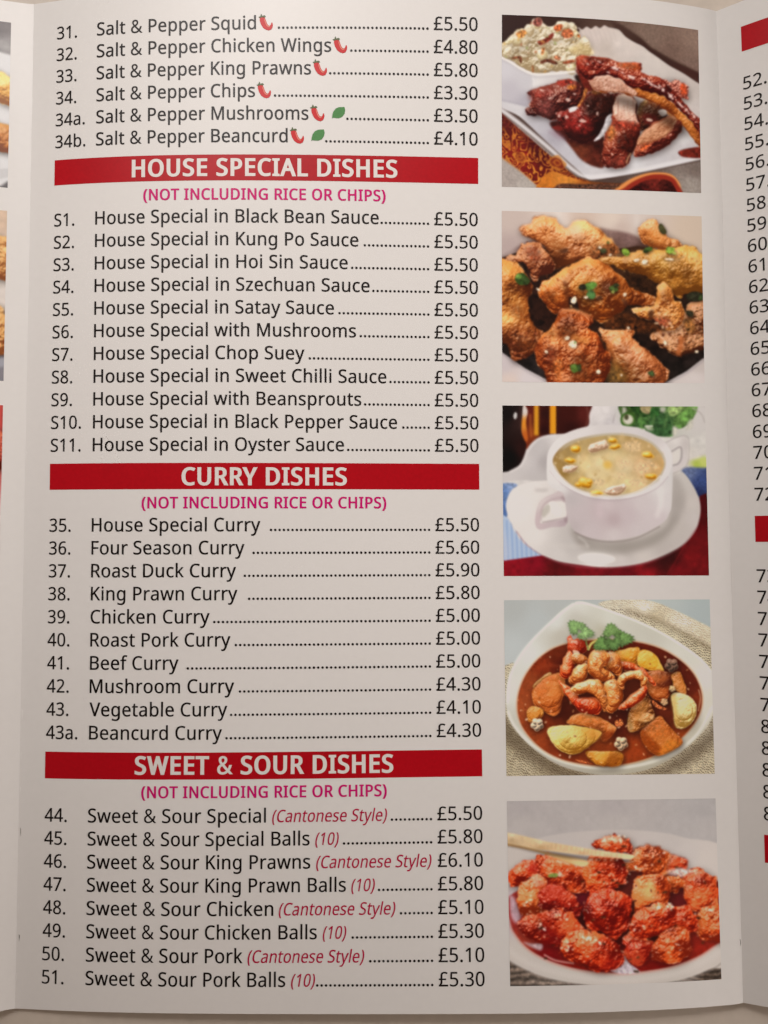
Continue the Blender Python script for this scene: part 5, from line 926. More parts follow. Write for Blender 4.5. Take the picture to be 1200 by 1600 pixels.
        [324,0,136,0,136,333,136,667,136,1000,178,1000,220,1000,262,1000,262,704,262,408,262,112,408,112,553,112,699,112,699,75,699,37,699,0,511,0],
    ]),
    (77, 1270, [
        [612,0,577,0,467,292,358,585,248,877,246,877,244,877,242,877,244,858,246,834,247,805,249,776,250,745,251,711,252,677,252,642,252,606,252,404,
        252,202,252,0,213,0,175,0,136,0,136,333,136,667,136,1000,198,1000,260,1000,322,1000,425,727,528,454,630,181,632,181,634,181,636,181,740,454,
        845,727,950,1000,1011,1000,1073,1000,1134,1000,1134,667,1134,333,1134,0,1093,0,1051,0,1010,0,1010,205,1010,410,1010,615,1010,648,1010,680,1011,712,1012,744,
        1014,775,1015,803,1017,832,1019,856,1020,875,1018,875,1016,875,1014,875,903,584,792,292,681,0,646,0],
    ]),
    (78, 1064, [
        [929,333,929,0,880,0,831,0,782,0,603,277,425,554,246,831,245,831,243,831,241,831,243,809,244,784,246,754,247,725,249,694,250,660,251,627,
        252,593,252,559,252,373,252,186,252,0,213,0,175,0,136,0,136,333,136,667,136,1000,184,1000,233,1000,282,1000,459,724,637,448,815,172,817,172,
        819,172,821,172,820,187,819,210,817,239,816,269,814,302,813,338,812,373,811,406,811,436,811,624,811,812,811,1000,850,1000,889,1000,929,1000,929,667],
    ]),
    (79, 1094, [
        [1008,605,1008,501,1008,424,999,354,979,291,959,228,930,173,891,127,853,82,805,47,747,22,690,-2,623,-14,548,-14,469,-14,401,-2,343,23,285,48,
        237,83,199,128,161,173,132,228,113,291,95,355,85,425,85,503,85,606,102,695,136,772,169,848,221,908,289,951,358,994,444,1015,549,1015,649,1015,
        733,994,801,952,869,909,921,849,956,772,991,695],
        [218,585,218,501,218,417,230,345,254,284,277,224,313,177,362,144,411,112,473,95,548,95,623,95,685,112,733,144,781,177,817,224,840,284,864,345,
        875,417,875,501,875,627,849,726,797,798,745,869,662,905,549,905,473,905,411,889,362,856,313,824,277,778,254,718,230,658],
    ]),
    (80, 847, [
        [312,1000,401,1000,531,1000,627,974,686,923,746,872,776,799,776,706,776,665,769,625,756,588,742,550,720,516,689,486,658,456,617,433,566,415,514,398,
        451,389,377,389,338,389,300,389,262,389,262,260,262,130,262,0,220,0,178,0,136,0,136,333,136,667,136,1000,224,1000],
        [478,892,389,892,347,892,304,892,262,892,262,761,262,629,262,497,296,497,329,497,363,497,426,497,479,504,521,518,563,531,594,553,615,583,635,613,
        646,652,646,700,646,765,625,813,584,845,543,876],
    ]),
    (82, 871, [
        [320,1000,412,1000,495,1000,563,989,617,968,671,947,711,916,737,874,763,832,776,779,776,716,776,662,766,618,746,583,727,547,702,519,672,498,641,477,
        609,460,576,448,667,299,759,149,850,0,801,0,752,0,703,0,622,138,542,275,461,413,394,413,328,413,262,413,262,275,262,138,262,0,220,0,
        178,0,136,0,136,333,136,667,136,1000,228,1000],
        [460,891,405,891,357,891,310,891,262,891,262,767,262,643,262,520,312,520,362,520,412,520,493,520,552,536,590,568,627,600,646,648,646,710,646,754,
        637,789,620,815,602,841,576,860,541,873,505,885],
    ]),
    (83, 769, [
        [703,320,703,268,703,208,689,157,660,116,631,74,589,42,536,20,482,-3,419,-14,346,-14,309,-14,273,-12,239,-8,205,-5,174,1,146,8,118,15,
        93,23,71,34,71,74,71,114,71,154,105,139,147,126,197,113,247,101,298,95,352,95,401,95,443,102,476,115,510,128,535,147,552,171,569,195,
        577,224,577,256,577,289,570,317,556,339,542,361,518,382,484,401,450,420,402,440,342,462,299,478,261,495,229,513,197,532,170,552,148,576,127,599,
        111,626,100,655,89,685,84,720,84,759,84,812,98,858,125,896,152,933,189,963,237,983,285,1004,341,1014,403,1014,458,1014,509,1009,555,999,600,988,
        642,975,679,958,666,922,653,886,640,850,606,865,568,878,527,888,487,898,444,903,401,903,359,903,324,897,296,885,268,873,246,856,232,834,218,812,
        211,787,211,758,211,724,218,696,232,674,246,651,269,631,301,613,333,596,376,576,430,556,489,535,539,511,579,487,620,462,651,432,672,398,693,363],
    ]),
    (84, 779, [
        [452,296,452,0,410,0,368,0,326,0,326,296,326,593,326,889,222,889,118,889,14,889,14,926,14,963,14,1000,264,1000,514,1000,763,1000,763,963,
        763,926,763,889,660,889,556,889,452,889,452,593],
    ]),
    (85, 1024, [
        [896,569,896,353,896,284,882,222,854,166,826,110,784,67,726,34,669,2,596,-14,507,-14,383,-14,288,20,223,88,158,155,126,245,126,356,126,570,
        126,785,126,1000,168,1000,210,1000,252,1000,252,784,252,568,252,352,252,270,274,207,317,162,361,118,426,95,514,95,575,95,624,106,662,128,700,150,
        727,180,745,219,763,258,772,303,772,353,772,569,772,784,772,1000,813,1000,855,1000,896,1000,896,784],
    ]),
    (86, 840, [
        [796,1000,840,1000,721,667,602,333,483,0,441,0,399,0,357,0,238,333,119,667,0,1000,44,1000,88,1000,132,1000,207,786,282,572,357,359,367,331,
        376,305,384,280,391,255,398,231,404,208,410,185,415,162,420,140,425,162,430,185,436,209,442,232,449,256,457,282,465,307,474,333,483,361,558,574,
        633,787,707,1000,752,1000],
    ]),
    (87, 1303, [
        [1240,1000,1284,1000,1196,667,1107,333,1018,0,976,0,933,0,891,0,826,218,761,437,696,655,690,675,685,695,679,716,674,736,669,756,664,775,659,793,
        655,809,652,823,649,836,647,846,646,853,645,846,643,836,641,823,638,809,635,793,630,775,626,756,621,736,616,715,610,694,605,673,598,651,535,434,
        472,217,409,0,366,0,324,0,282,0,193,333,105,667,17,1000,61,1000,105,1000,148,1000,200,796,252,593,304,389,310,368,315,347,319,326,324,305,
        328,284,333,264,337,244,340,225,343,206,346,187,349,169,352,151,354,170,357,189,361,209,364,228,368,249,373,270,377,291,382,312,388,333,394,355,
        399,376,405,396,464,598,522,799,581,1000,625,1000,668,1000,711,1000,773,797,834,595,895,392,901,371,908,349,913,327,919,305,924,284,929,263,933,243,
        937,223,940,204,944,185,947,167,950,151,952,175,956,199,961,225,965,250,971,277,978,305,984,333,991,362,999,391,1050,594,1101,797,1153,1000,1197,1000],
    ]),
    (89, 793, [
        [310,672,396,508,483,672,570,836,657,1000,702,1000,747,1000,793,1000,682,796,570,592,459,388,459,259,459,129,459,0,417,0,375,0,333,0,333,127,
        333,255,333,382,222,588,111,794,0,1000,46,1000,92,1000,137,1000,224,836],
    ]),
    (97, 786, [
        [355,763,403,763,495,763,563,743,606,703,650,663,672,599,672,511,672,341,672,170,672,0,642,0,613,0,583,0,575,35,567,71,559,106,557,106,
        555,106,553,106,532,79,510,57,487,39,464,20,438,7,408,-1,379,-10,343,-14,301,-14,256,-14,216,-6,180,10,144,26,116,50,95,83,75,116,
        64,158,64,209,64,283,94,341,153,382,211,422,302,444,424,448,467,450,509,451,552,452,552,467,552,482,552,497,552,560,538,603,511,627,484,652,
        446,664,396,664,357,664,320,658,284,646,249,635,216,621,185,606,172,637,160,668,147,699,180,717,218,732,263,744,308,757],
        [477,364,440,363,346,359,282,344,246,318,210,292,192,255,192,207,192,165,205,134,230,115,256,95,289,85,329,85,393,85,445,103,487,138,529,173,
        550,227,550,300,550,322,550,345,550,367,514,366],
    ]),
    (98, 861, [
        [242,892,242,805,242,774,242,744,240,716,239,689,237,667,235,651,238,651,240,651,242,651,264,683,293,710,331,731,368,753,416,763,475,763,568,763,
        643,731,700,666,756,601,784,504,784,375,784,289,771,218,746,160,720,102,684,58,637,29,591,0,536,-14,475,-14,416,-14,368,-3,331,18,293,40,
        264,65,242,95,239,95,236,95,232,95,224,63,216,32,207,0,178,0,148,0,119,0,119,355,119,710,119,1064,160,1064,201,1064,242,1064,242,978],
        [523,661,454,661,401,661,359,651,328,631,297,611,275,580,262,539,249,497,242,444,242,380,242,378,242,376,242,374,242,282,257,211,288,162,318,113,
        374,88,457,88,524,88,574,113,607,162,640,212,657,283,657,377,657,471,640,542,607,590,574,637],
    ]),
    (99, 672, [
        [463,-14,420,-14,354,-14,295,0,243,27,191,54,151,96,121,153,92,210,77,282,77,371,77,464,92,539,123,597,154,655,196,697,249,724,301,751,
        361,765,429,765,467,765,504,761,539,753,575,745,604,735,626,724,613,690,601,656,588,622,566,630,540,638,510,646,480,653,452,657,426,657,375,657,
        334,646,301,625,268,603,244,571,228,529,212,487,204,435,204,373,204,313,212,262,228,220,244,178,268,146,300,125,331,103,371,92,419,92,460,92,
        496,97,527,105,559,113,587,124,613,136,613,99,613,63,613,27,588,14,560,4,530,-4,500,-11],
    ]),
    (100, 861, [
        [424,-14,385,-14,292,-14,217,18,161,83,105,148,77,245,77,374,77,503,105,600,162,666,218,732,293,765,387,765,426,765,460,760,489,750,518,740,
        543,727,564,710,586,693,604,675,619,654,622,654,625,654,627,654,627,666,625,684,623,708,620,732,619,751,619,765,619,865,619,965,619,1064,660,1064,
        701,1064,742,1064,742,710,742,355,742,0,709,0,676,0,643,0,637,34,631,67,625,101,623,101,621,101,619,101,604,79,586,60,564,43,543,25,
        518,12,488,1,459,-9],
        [338,88,405,88,484,88,540,110,572,153,604,197,620,262,620,350,620,358,620,365,620,373,620,466,605,538,574,588,543,637,486,662,403,662,337,662,
        287,636,254,583,221,531,204,460,204,371,204,282,221,212,254,162,287,113],
    ]),
    (101, 790, [
        [343,765,409,765,473,765,529,751,575,723,621,695,657,655,681,604,706,553,718,494,718,426,718,401,718,376,718,352,547,352,376,352,204,352,206,267,
        228,202,270,158,311,113,369,91,444,91,492,91,534,95,571,104,608,113,646,126,685,143,685,107,685,71,685,35,647,18,609,6,571,-2,534,-10,
        490,-14,438,-14,367,-14,305,0,250,29,195,58,153,102,123,159,92,216,77,287,77,370,77,452,91,522,118,581,146,640,185,685,235,717,285,749],
        [450,664,408,664,349,664,302,645,268,607,234,569,214,517,207,450,335,450,462,450,590,450,590,493,583,530,570,562,557,593,537,618,511,637,484,655],
    ]),
    (102, 482, [
        [465,687,465,655,402,655,339,655,276,655,276,437,276,218,276,0,235,0,194,0,153,0,153,218,153,437,153,655,109,655,65,655,21,655,21,675,
        21,694,21,713,65,727,109,741,153,755,153,769,153,784,153,798,153,863,162,915,181,955,201,995,228,1025,265,1043,301,1062,345,1071,396,1071,426,1071,
        454,1069,478,1064,503,1059,524,1053,542,1046,531,1014,521,982,510,950,495,954,478,959,458,964,438,968,418,971,398,971,357,971,326,957,306,929,286,902,
        276,859,276,800,276,783,276,767,276,751,339,751,402,751,465,751,465,719],
    ]),
    (103, 861, [
        [289,765,385,765,435,765,479,755,519,737,559,718,592,690,620,651,623,651,625,651,627,651,633,684,639,718,644,751,677,751,710,751,742,751,742,496,
        742,242,742,-13,742,-84,730,-143,706,-191,682,-239,645,-275,595,-300,546,-324,483,-336,406,-336,352,-336,302,-332,257,-324,212,-316,171,-304,136,-289,136,-251,
        136,-213,136,-175,171,-194,213,-208,261,-218,308,-229,359,-234,413,-234,478,-234,528,-215,565,-177,602,-139,620,-88,620,-22,620,-13,620,-3,620,7,620,18,
        621,34,622,55,623,76,624,91,625,99,623,99,621,99,619,99,593,61,560,33,522,14,483,-5,438,-14,387,-14,289,-14,214,20,159,88,104,156,
        77,252,77,374,77,493,104,588,159,659,214,729],
        [452,661,402,661,360,661,324,650,295,627,265,605,243,572,228,529,212,486,204,434,204,373,204,280,222,209,256,160,290,111,339,87,405,87,443,87,
        476,92,503,102,530,111,552,127,570,148,588,169,601,196,609,228,618,261,622,300,622,345,622,354,622,364,622,374,622,442,614,497,599,539,583,581,
        559,612,527,632,494,651],
    ]),
    (104, 866, [
        [242,856,242,752,242,734,242,716,240,697,239,679,237,662,235,647,238,647,241,647,244,647,260,673,280,695,304,711,328,728,355,741,385,750,415,759,
        446,763,478,763,538,763,589,754,630,735,670,715,701,686,721,646,742,606,752,553,752,489,752,326,752,163,752,0,711,0,671,0,630,0,630,160,
        630,320,630,480,630,541,617,586,590,616,563,646,520,661,462,661,406,661,362,651,331,630,299,609,276,578,263,537,249,496,242,447,242,388,242,259,
        242,129,242,0,201,0,160,0,119,0,119,355,119,710,119,1064,160,1064,201,1064,242,1064,242,960],
    ]),
    (105, 361, [
        [201,751,242,751,242,500,242,250,242,0,201,0,160,0,119,0,119,250,119,500,119,751,160,751],
        [162,1032,182,1032,201,1032,217,1026,232,1013,246,1001,254,981,254,954,254,928,246,908,232,895,217,882,201,875,182,875,162,875,144,882,130,895,116,908,
        109,928,109,954,109,981,116,1001,130,1013,144,1026],
    ]),
    (107, 748, [
        [241,694,241,508,241,493,240,474,239,450,237,425,236,404,235,387,237,387,239,387,241,387,246,394,255,405,266,419,277,433,289,447,300,461,312,476,
        322,488,331,497,410,582,490,666,570,751,618,751,666,751,714,751,613,644,512,537,410,430,519,287,627,143,735,0,686,0,636,0,587,0,500,117,
        413,233,326,350,298,325,269,301,241,276,241,184,241,92,241,0,200,0,160,0,119,0,119,355,119,710,119,1064,160,1064,200,1064,241,1064,241,879],
    ]),
    (108, 361, [
        [242,355,242,0,201,0,160,0,119,0,119,355,119,710,119,1064,160,1064,201,1064,242,1064,242,710],
    ]),
    (109, 1310, [
        [894,765,943,765,1028,765,1091,743,1133,700,1175,656,1196,586,1196,489,1196,326,1196,163,1196,0,1155,0,1115,0,1074,0,1074,161,1074,322,1074,483,1074,542,
        1062,586,1037,616,1012,646,974,661,922,661,849,661,797,640,765,598,734,556,718,495,718,415,718,276,718,138,718,0,678,0,637,0,597,0,597,161,
        597,322,597,483,597,522,591,555,580,582,569,609,552,628,529,641,507,655,478,661,443,661,392,661,352,651,324,630,295,609,274,578,261,538,249,498,
        242,448,242,389,242,260,242,130,242,0,201,0,160,0,119,0,119,250,119,500,119,751,152,751,185,751,218,751,225,717,231,683,237,648,239,648,
        241,648,244,648,260,675,279,696,302,714,325,731,350,744,378,752,406,761,435,765,465,765,523,765,571,754,610,734,649,713,677,682,695,639,697,639,
        699,639,702,639,727,682,761,713,805,734,848,754],
    ]),
    (110, 866, [
        [449,765,480,765,570,765,638,743,683,700,729,656,752,586,752,489,752,326,752,163,752,0,711,0,671,0,630,0,630,160,630,320,630,480,630,541,
        617,586,590,616,563,646,520,661,462,661,379,661,322,638,290,591,258,544,242,477,242,389,242,260,242,130,242,0,201,0,160,0,119,0,119,250,
        119,500,119,751,152,751,185,751,218,751,225,717,231,683,237,648,239,648,241,648,244,648,261,675,281,696,306,714,331,731,358,744,388,752,418,761],
    ]),
    (111, 847, [
        [772,460,772,377,772,314,764,259,747,211,731,163,708,122,677,88,647,55,610,29,567,12,523,-5,475,-14,422,-14,372,-14,326,-5,284,12,242,29,
        206,55,175,88,144,122,120,163,103,211,86,259,77,314,77,377,77,460,91,530,119,588,147,645,187,689,239,719,292,750,354,765,426,765,494,765,
        554,750,606,719,658,689,698,645,728,588,757,530],
        [204,465,204,377,204,318,212,267,228,223,243,180,267,147,300,123,332,100,374,88,424,88,475,88,516,100,549,123,582,147,606,180,621,223,637,267,
        644,318,644,377,644,437,636,487,620,529,605,571,581,604,548,627,516,650,474,661,423,661,346,661,291,636,256,585,222,535],
    ]),
    (112, 861, [
        [436,765,476,765,569,765,643,732,700,668,756,604,784,507,784,377,784,292,771,220,746,162,720,103,684,60,638,30,592,1,537,-14,475,-14,437,-14,
        402,-9,373,1,343,12,317,25,296,41,275,58,257,76,242,95,239,95,237,95,234,95,236,79,238,59,239,35,241,11,242,-10,242,-28,242,-131,
        242,-233,242,-336,201,-336,160,-336,119,-336,119,26,119,388,119,751,153,751,186,751,220,751,225,717,231,683,237,648,239,648,240,648,242,648,257,670,
        275,690,296,707,317,725,342,739,372,749,401,760],
        [523,661,454,661,403,661,363,651,332,632,301,613,279,585,265,546,251,508,243,459,242,401,242,393,242,385,242,377,242,315,249,263,262,220,275,177,
        297,144,328,122,360,99,402,88,457,88,502,88,540,101,569,126,599,151,621,186,635,229,650,272,657,322,657,378,657,464,640,533,607,584,574,635],
    ]),
    (113, 861, [
        [619,-122,619,-15,619,1,620,21,620,43,621,66,623,85,626,101,623,101,620,101,618,101,596,69,567,42,529,20,491,-3,442,-14,382,-14,292,-14,
        218,18,162,83,105,148,77,245,77,374,77,460,90,532,116,590,142,648,179,691,225,721,272,750,326,765,387,765,445,765,493,754,531,731,568,709,
        598,681,620,648,622,648,624,648,626,648,632,683,638,717,644,751,677,751,710,751,742,751,742,388,742,26,742,-336,701,-336,660,-336,619,-336,619,-229],
        [338,88,406,88,458,88,499,98,530,116,561,135,584,164,598,202,612,241,620,289,620,347,620,356,620,364,620,373,620,468,605,540,573,589,541,638,
        485,662,403,662,336,662,286,636,254,583,221,531,204,460,204,371,204,282,221,213,254,163,287,113],
    ]),
    (114, 578, [
        [435,765,469,765,483,765,498,764,515,763,531,761,545,759,557,756,552,718,547,681,542,643,530,646,517,648,502,650,488,652,474,653,461,653,432,653,
        404,647,378,634,352,622,329,605,308,583,288,561,271,535,260,504,248,473,242,439,242,401,242,267,242,134,242,0,201,0,160,0,119,0,119,250,
        119,500,119,751,153,751,186,751,220,751,225,705,229,659,234,613,236,613,238,613,239,613,255,641,275,667,297,690,319,713,345,731,374,744,403,758],
    ]),
    (115, 671, [
        [608,247,608,207,608,159,596,118,571,85,547,53,513,28,468,11,423,-6,370,-14,308,-14,256,-14,211,-10,173,-1,135,7,102,19,73,34,73,71,
        73,108,73,146,103,131,139,117,181,104,224,92,267,85,311,85,373,85,419,95,447,116,475,136,489,162,489,196,489,215,484,232,473,246,463,261,
        445,276,418,291,391,306,353,323,304,342,255,360,214,379,179,398,145,416,118,439,99,465,81,491,71,525,71,566,71,629,97,678,149,713,201,747,
        269,765,353,765,399,765,441,760,481,751,521,743,558,730,592,714,578,682,564,649,550,616,519,629,486,641,451,650,416,659,381,664,345,664,294,664,
        256,656,229,639,202,623,189,601,189,573,189,552,195,535,207,520,219,506,240,492,268,478,297,465,334,448,382,430,430,412,471,394,504,375,538,357,
        563,334,581,307,599,281],
    ]),
    (116, 506, [
        [335,87,370,87,388,87,408,88,427,92,447,95,463,99,475,102,475,71,475,40,475,8,462,2,443,-4,419,-8,394,-12,371,-14,349,-14,310,-14,
        273,-7,240,6,207,20,180,43,160,77,139,111,129,158,129,218,129,364,129,510,129,655,93,655,58,655,22,655,22,675,22,695,22,714,58,731,
        94,747,130,763,147,817,163,870,179,923,204,923,228,923,252,923,252,866,252,808,252,751,324,751,397,751,469,751,469,719,469,687,469,655,397,655,
        324,655,252,655,252,511,252,366,252,221,252,176,263,142,285,120,307,98],
    ]),
    (117, 866, [
        [705,751,746,751,746,500,746,250,746,0,713,0,679,0,646,0,640,33,634,66,627,99,626,99,624,99,622,99,606,73,585,52,560,35,535,18,
        507,6,478,-2,448,-10,416,-14,384,-14,324,-14,274,-4,233,15,193,34,162,63,141,104,121,144,111,196,111,259,111,423,111,587,111,751,152,751,
        194,751,235,751,235,590,235,429,235,268,235,208,249,163,276,133,303,103,345,88,402,88,458,88,502,99,534,120,567,141,589,172,603,212,616,253,
        623,302,623,360,623,490,623,620,623,751,664,751],
    ]),
    (119, 1101, [
        [647,283,604,424,598,444,592,463,587,482,581,502,576,520,572,537,568,554,564,570,560,585,556,600,554,613,552,623,550,623,548,623,546,623,544,613,
        542,600,539,585,535,570,532,554,527,536,523,519,518,500,513,481,508,462,502,443,496,423,451,282,406,142,361,1,315,1,268,1,221,1,153,252,
        84,502,15,752,58,752,100,752,143,752,177,619,212,485,246,352,254,324,261,297,268,270,274,242,280,216,285,191,290,166,294,145,296,127,297,127,
        299,127,301,127,304,139,307,153,311,169,315,186,319,204,323,223,327,241,332,260,337,279,342,297,347,314,352,329,396,470,440,611,485,752,529,752,
        574,752,619,752,662,611,705,470,748,329,754,308,761,285,768,261,775,236,782,213,787,190,793,167,796,147,798,129,800,129,802,129,804,129,806,145,
        809,165,814,188,820,212,826,238,833,267,840,295,847,324,854,352,889,485,924,619,959,752,1001,752,1043,752,1085,752,1016,502,946,252,877,1,829,1,
        781,1,732,1,690,142],
    ]),
    (121, 714, [
        [102,500,1,751,45,751,89,751,133,751,187,608,241,466,296,324,305,298,313,274,321,251,329,227,337,205,343,183,350,161,355,140,359,119,360,119,
        362,119,364,119,370,142,379,173,391,211,403,249,415,287,429,325,479,467,530,609,581,751,626,751,670,751,714,751,606,466,499,181,391,-104,373,-150,
        352,-191,328,-226,305,-261,276,-288,242,-307,208,-327,166,-336,118,-336,95,-336,76,-335,59,-333,42,-330,28,-328,15,-325,15,-292,15,-260,15,-227,26,-229,
        38,-231,53,-232,67,-234,82,-235,98,-235,127,-235,152,-230,173,-219,194,-208,212,-193,227,-173,242,-153,254,-129,265,-102,278,-69,291,-36,304,-3,203,248],
    ]),
    (122, 658, [
        [604,32,604,0,421,0,238,0,55,0,55,27,55,54,55,81,189,273,324,464,458,655,331,655,205,655,78,655,78,687,78,719,78,751,250,751,
        422,751,594,751,594,720,594,689,594,658,461,471,329,283,196,95,332,95,468,95,604,95,604,63],
    ]),
    (163, 801, [
        [411,1013,468,1013,519,1013,565,1007,606,996,648,985,684,971,716,955,701,923,687,890,672,857,644,870,613,882,579,894,545,905,509,910,471,910,417,910,
        377,897,349,869,321,842,307,797,307,735,307,670,307,606,307,541,402,541,497,541,592,541,592,510,592,479,592,448,497,448,402,448,307,448,307,400,
        307,351,307,303,307,265,302,234,293,209,285,185,273,165,258,150,244,135,228,122,211,112,391,112,570,112,749,112,749,75,749,37,749,0,514,0,
        280,0,45,0,45,35,45,69,45,104,72,110,96,121,116,137,137,152,153,173,165,200,177,226,183,260,183,301,183,350,183,399,183,448,139,448,
        94,448,49,448,49,479,49,510,49,541,94,541,139,541,183,541,183,610,183,679,183,748,183,804,195,852,218,891,242,930,275,960,318,981,361,1002],
    ]),
]

# number, dish, line, end of name, chilli, leaf, note, note start, note end, leader start, price
ENTRIES = [
    ('31.', 'Salt & Pepper Squid', 8.46, 48.51, 49.18, None, None, None, None, 52.78, '5.50'),
    ('32.', 'Salt & Pepper Chicken Wings', 13.17, 64.15, 64.61, None, None, None, None, 68.47, '4.80'),
    ('33.', 'Salt & Pepper King Prawns', 17.88, 59.92, 60.4, None, None, None, None, 64.13, '5.80'),
    ('34.', 'Salt & Pepper Chips', 22.59, 48.24, 48.72, None, None, None, None, 51.91, '3.30'),
    ('34a.', 'Salt & Pepper Mushrooms', 27.3, 59.34, 59.82, 64.21, None, None, None, 67.6, '3.50'),
    ('34b.', 'Salt & Pepper Beancurd', 32.02, 54.99, 55.55, 59.91, None, None, None, 63.18, '4.10'),
    ('S1.', 'House Special in Black Bean Sauce', 48.82, 73.9, None, None, None, None, None, 74.43, '5.50'),
    ('S2.', 'House Special in Kung Po Sauce', 53.57, 69.63, None, None, None, None, None, 70.97, '5.50'),
    ('S3.', 'House Special in Hoi Sin Sauce', 58.33, 67.39, None, None, None, None, None, 68.35, '5.50'),
    ('S4.', 'House Special in Szechuan Sauce', 63.08, 71.95, None, None, None, None, None, 72.68, '5.50'),
    ('S5.', 'House Special in Satay Sauce', 67.83, 64.51, None, None, None, None, None, 65.74, '5.50'),
    ('S6.', 'House Special with Mushrooms', 72.58, 69.09, None, None, None, None, None, 69.99, '5.50'),
    ('S7.', 'House Special Chop Suey', 77.34, 58.4, None, None, None, None, None, 59.55, '5.50'),
    ('S8.', 'House Special in Sweet Chilli Sauce', 82.09, 75.41, None, None, None, None, None, 76.18, '5.50'),
    ('S9.', 'House Special with Beansprouts', 86.84, 70.16, None, None, None, None, None, 70.89, '5.50'),
    ('S10.', 'House Special in Black Pepper Sauce', 91.6, 77.62, None, None, None, None, None, 78.73, '5.50'),
    ('S11.', 'House Special in Oyster Sauce', 96.35, 66.56, None, None, None, None, None, 67.39, '5.50'),
    ('35.', 'House Special Curry', 112.95, 49.36, None, None, None, None, None, 51.09, '5.50'),
    ('36.', 'Four Season Curry', 117.66, 46.13, None, None, None, None, None, 47.57, '5.60'),
    ('37.', 'Roast Duck Curry', 122.36, 44.43, None, None, None, None, None, 45.89, '5.90'),
    ('38.', 'King Prawn Curry', 127.06, 44.72, None, None, None, None, None, 46.7, '5.80'),
    ('39.', 'Chicken Curry', 131.77, 39.1, None, None, None, None, None, 39.92, '5.00'),
    ('40.', 'Roast Pork Curry', 136.47, 43.36, None, None, None, None, None, 44.27, '5.00'),
    ('41.', 'Beef Curry', 141.17, 32.83, None, None, None, None, None, 34.81, '5.00'),
    ('42.', 'Mushroom Curry', 145.88, 44.17, None, None, None, None, None, 45.11, '4.30'),
    ('43.', 'Vegetable Curry', 150.58, 42.8, None, None, None, None, None, 43.45, '4.10'),
    ('43a.', 'Beancurd Curry', 155.28, 41.77, None, None, None, None, None, 42.58, '4.30'),
    ('44.', 'Sweet & Sour Special', 171.9, 50.76, None, None, '(Cantonese Style)', 51.89, 75.51, 76.23, '5.50'),
    ('45.', 'Sweet & Sour Special Balls', 176.49, 59.59, None, None, '(10)', 60.64, 65.7, 66.66, '5.80'),
    ('46.', 'Sweet & Sour King Prawns', 181.08, 59.75, None, None, '(Cantonese Style)', 60.82, 84.5, None, '6.10'),
    ('47.', 'Sweet & Sour King Prawn Balls', 185.67, 66.95, None, None, '(10)', 67.92, 72.99, 73.6, '5.80'),
    ('48.', 'Sweet & Sour Chicken', 190.26, 52.37, None, None, '(Cantonese Style)', 53.35, 77.14, 77.95, '5.10'),
    ('49.', 'Sweet & Sour Chicken Balls', 194.85, 61.13, None, None, '(10)', 62.21, 67.25, 68.38, '5.30'),
    ('50.', 'Sweet & Sour Pork', 199.44, 46.29, None, None, '(Cantonese Style)', 47.15, 70.86, 71.91, '5.10'),
    ('51.', 'Sweet & Sour Pork Balls', 204.03, 54.86, None, None, '(10)', 55.92, 61.02, 61.37, '5.30'),
]
# ---------------------------------------------------------------- object helpers
def mesh_object(name, verts, faces, mats, parent=None, face_mats=None, smooth=False):
    me = bpy.data.meshes.new(name); me.from_pydata([tuple(map(float, v)) for v in verts], [], [tuple(map(int, f)) for f in faces])
    for m in (mats if isinstance(mats, (list, tuple)) else [mats]): me.materials.append(m)
    if face_mats is not None: me.polygons.foreach_set('material_index', face_mats)
    if smooth: me.polygons.foreach_set('use_smooth', [True] * len(me.polygons))
    me.update(); o = bpy.data.objects.new(name, me); scene.collection.objects.link(o)
    if parent is not None: o.parent = parent
    return o
def tag(o, label=None, category=None, kind=None, group=None):
    for k, v in (('label', label), ('category', category), ('kind', kind), ('group', group)):
        if v: o[k] = v
    return o
def grid_faces(nu, nv):
    i = np.arange((nv - 1) * nu).reshape(nv - 1, nu)[:, :-1].ravel()
    return np.stack([i, i + nu, i + nu + 1, i + 1], -1)
def printed_strip(name, u0, u1, v0, v1, mat, parent, h=0.03, step=1.5):
    nu, nv = max(2, int((u1 - u0) / step) + 2), max(2, int((v1 - v0) / step) + 2)
    U, V = np.meshgrid(np.linspace(u0, u1, nu), np.linspace(v0, v1, nv))
    return mesh_object(name, lift(U.ravel(), V.ravel(), h), grid_faces(nu, nv), mat, parent, smooth=True)
def printed_shapes(name, shapes, mats, parent, h=0.05):
    """flat outlines given on the sheet (mm) -> one inked mesh; shapes = [(points, triangles, slot)]"""
    vs, fs, ms = [], [], []
    n = 0
    for p, t, s in shapes:
        vs.append(np.asarray(p, float)); fs += [(a + n, b + n, c + n) for a, b, c in t]; ms += [s] * len(t); n += len(p)
    p = np.vstack(vs)
    a = p[np.array(fs)]; cr = (a[:, 1, 0] - a[:, 0, 0]) * (a[:, 2, 1] - a[:, 0, 1]) - (a[:, 1, 1] - a[:, 0, 1]) * (a[:, 2, 0] - a[:, 0, 0])
    fs = [f if c < 0 else f[::-1] for f, c in zip(fs, cr)]
    return mesh_object(name, lift(p[:, 0], p[:, 1], h), fs, mats, parent, ms)
def ring_area(p):
    return 0.5 * float(np.sum(p[:, 0] * np.roll(p[:, 1], -1) - np.roll(p[:, 0], -1) * p[:, 1]))
def inside_ring(q, p):
    x, y = q; a, c = p, np.roll(p, -1, 0)
    k = (a[:, 1] > y) != (c[:, 1] > y)
    xs = a[k, 0] + (y - a[k, 1]) * (c[k, 0] - a[k, 0]) / (c[k, 1] - a[k, 1])
    return int(np.sum(xs > x)) % 2 == 1
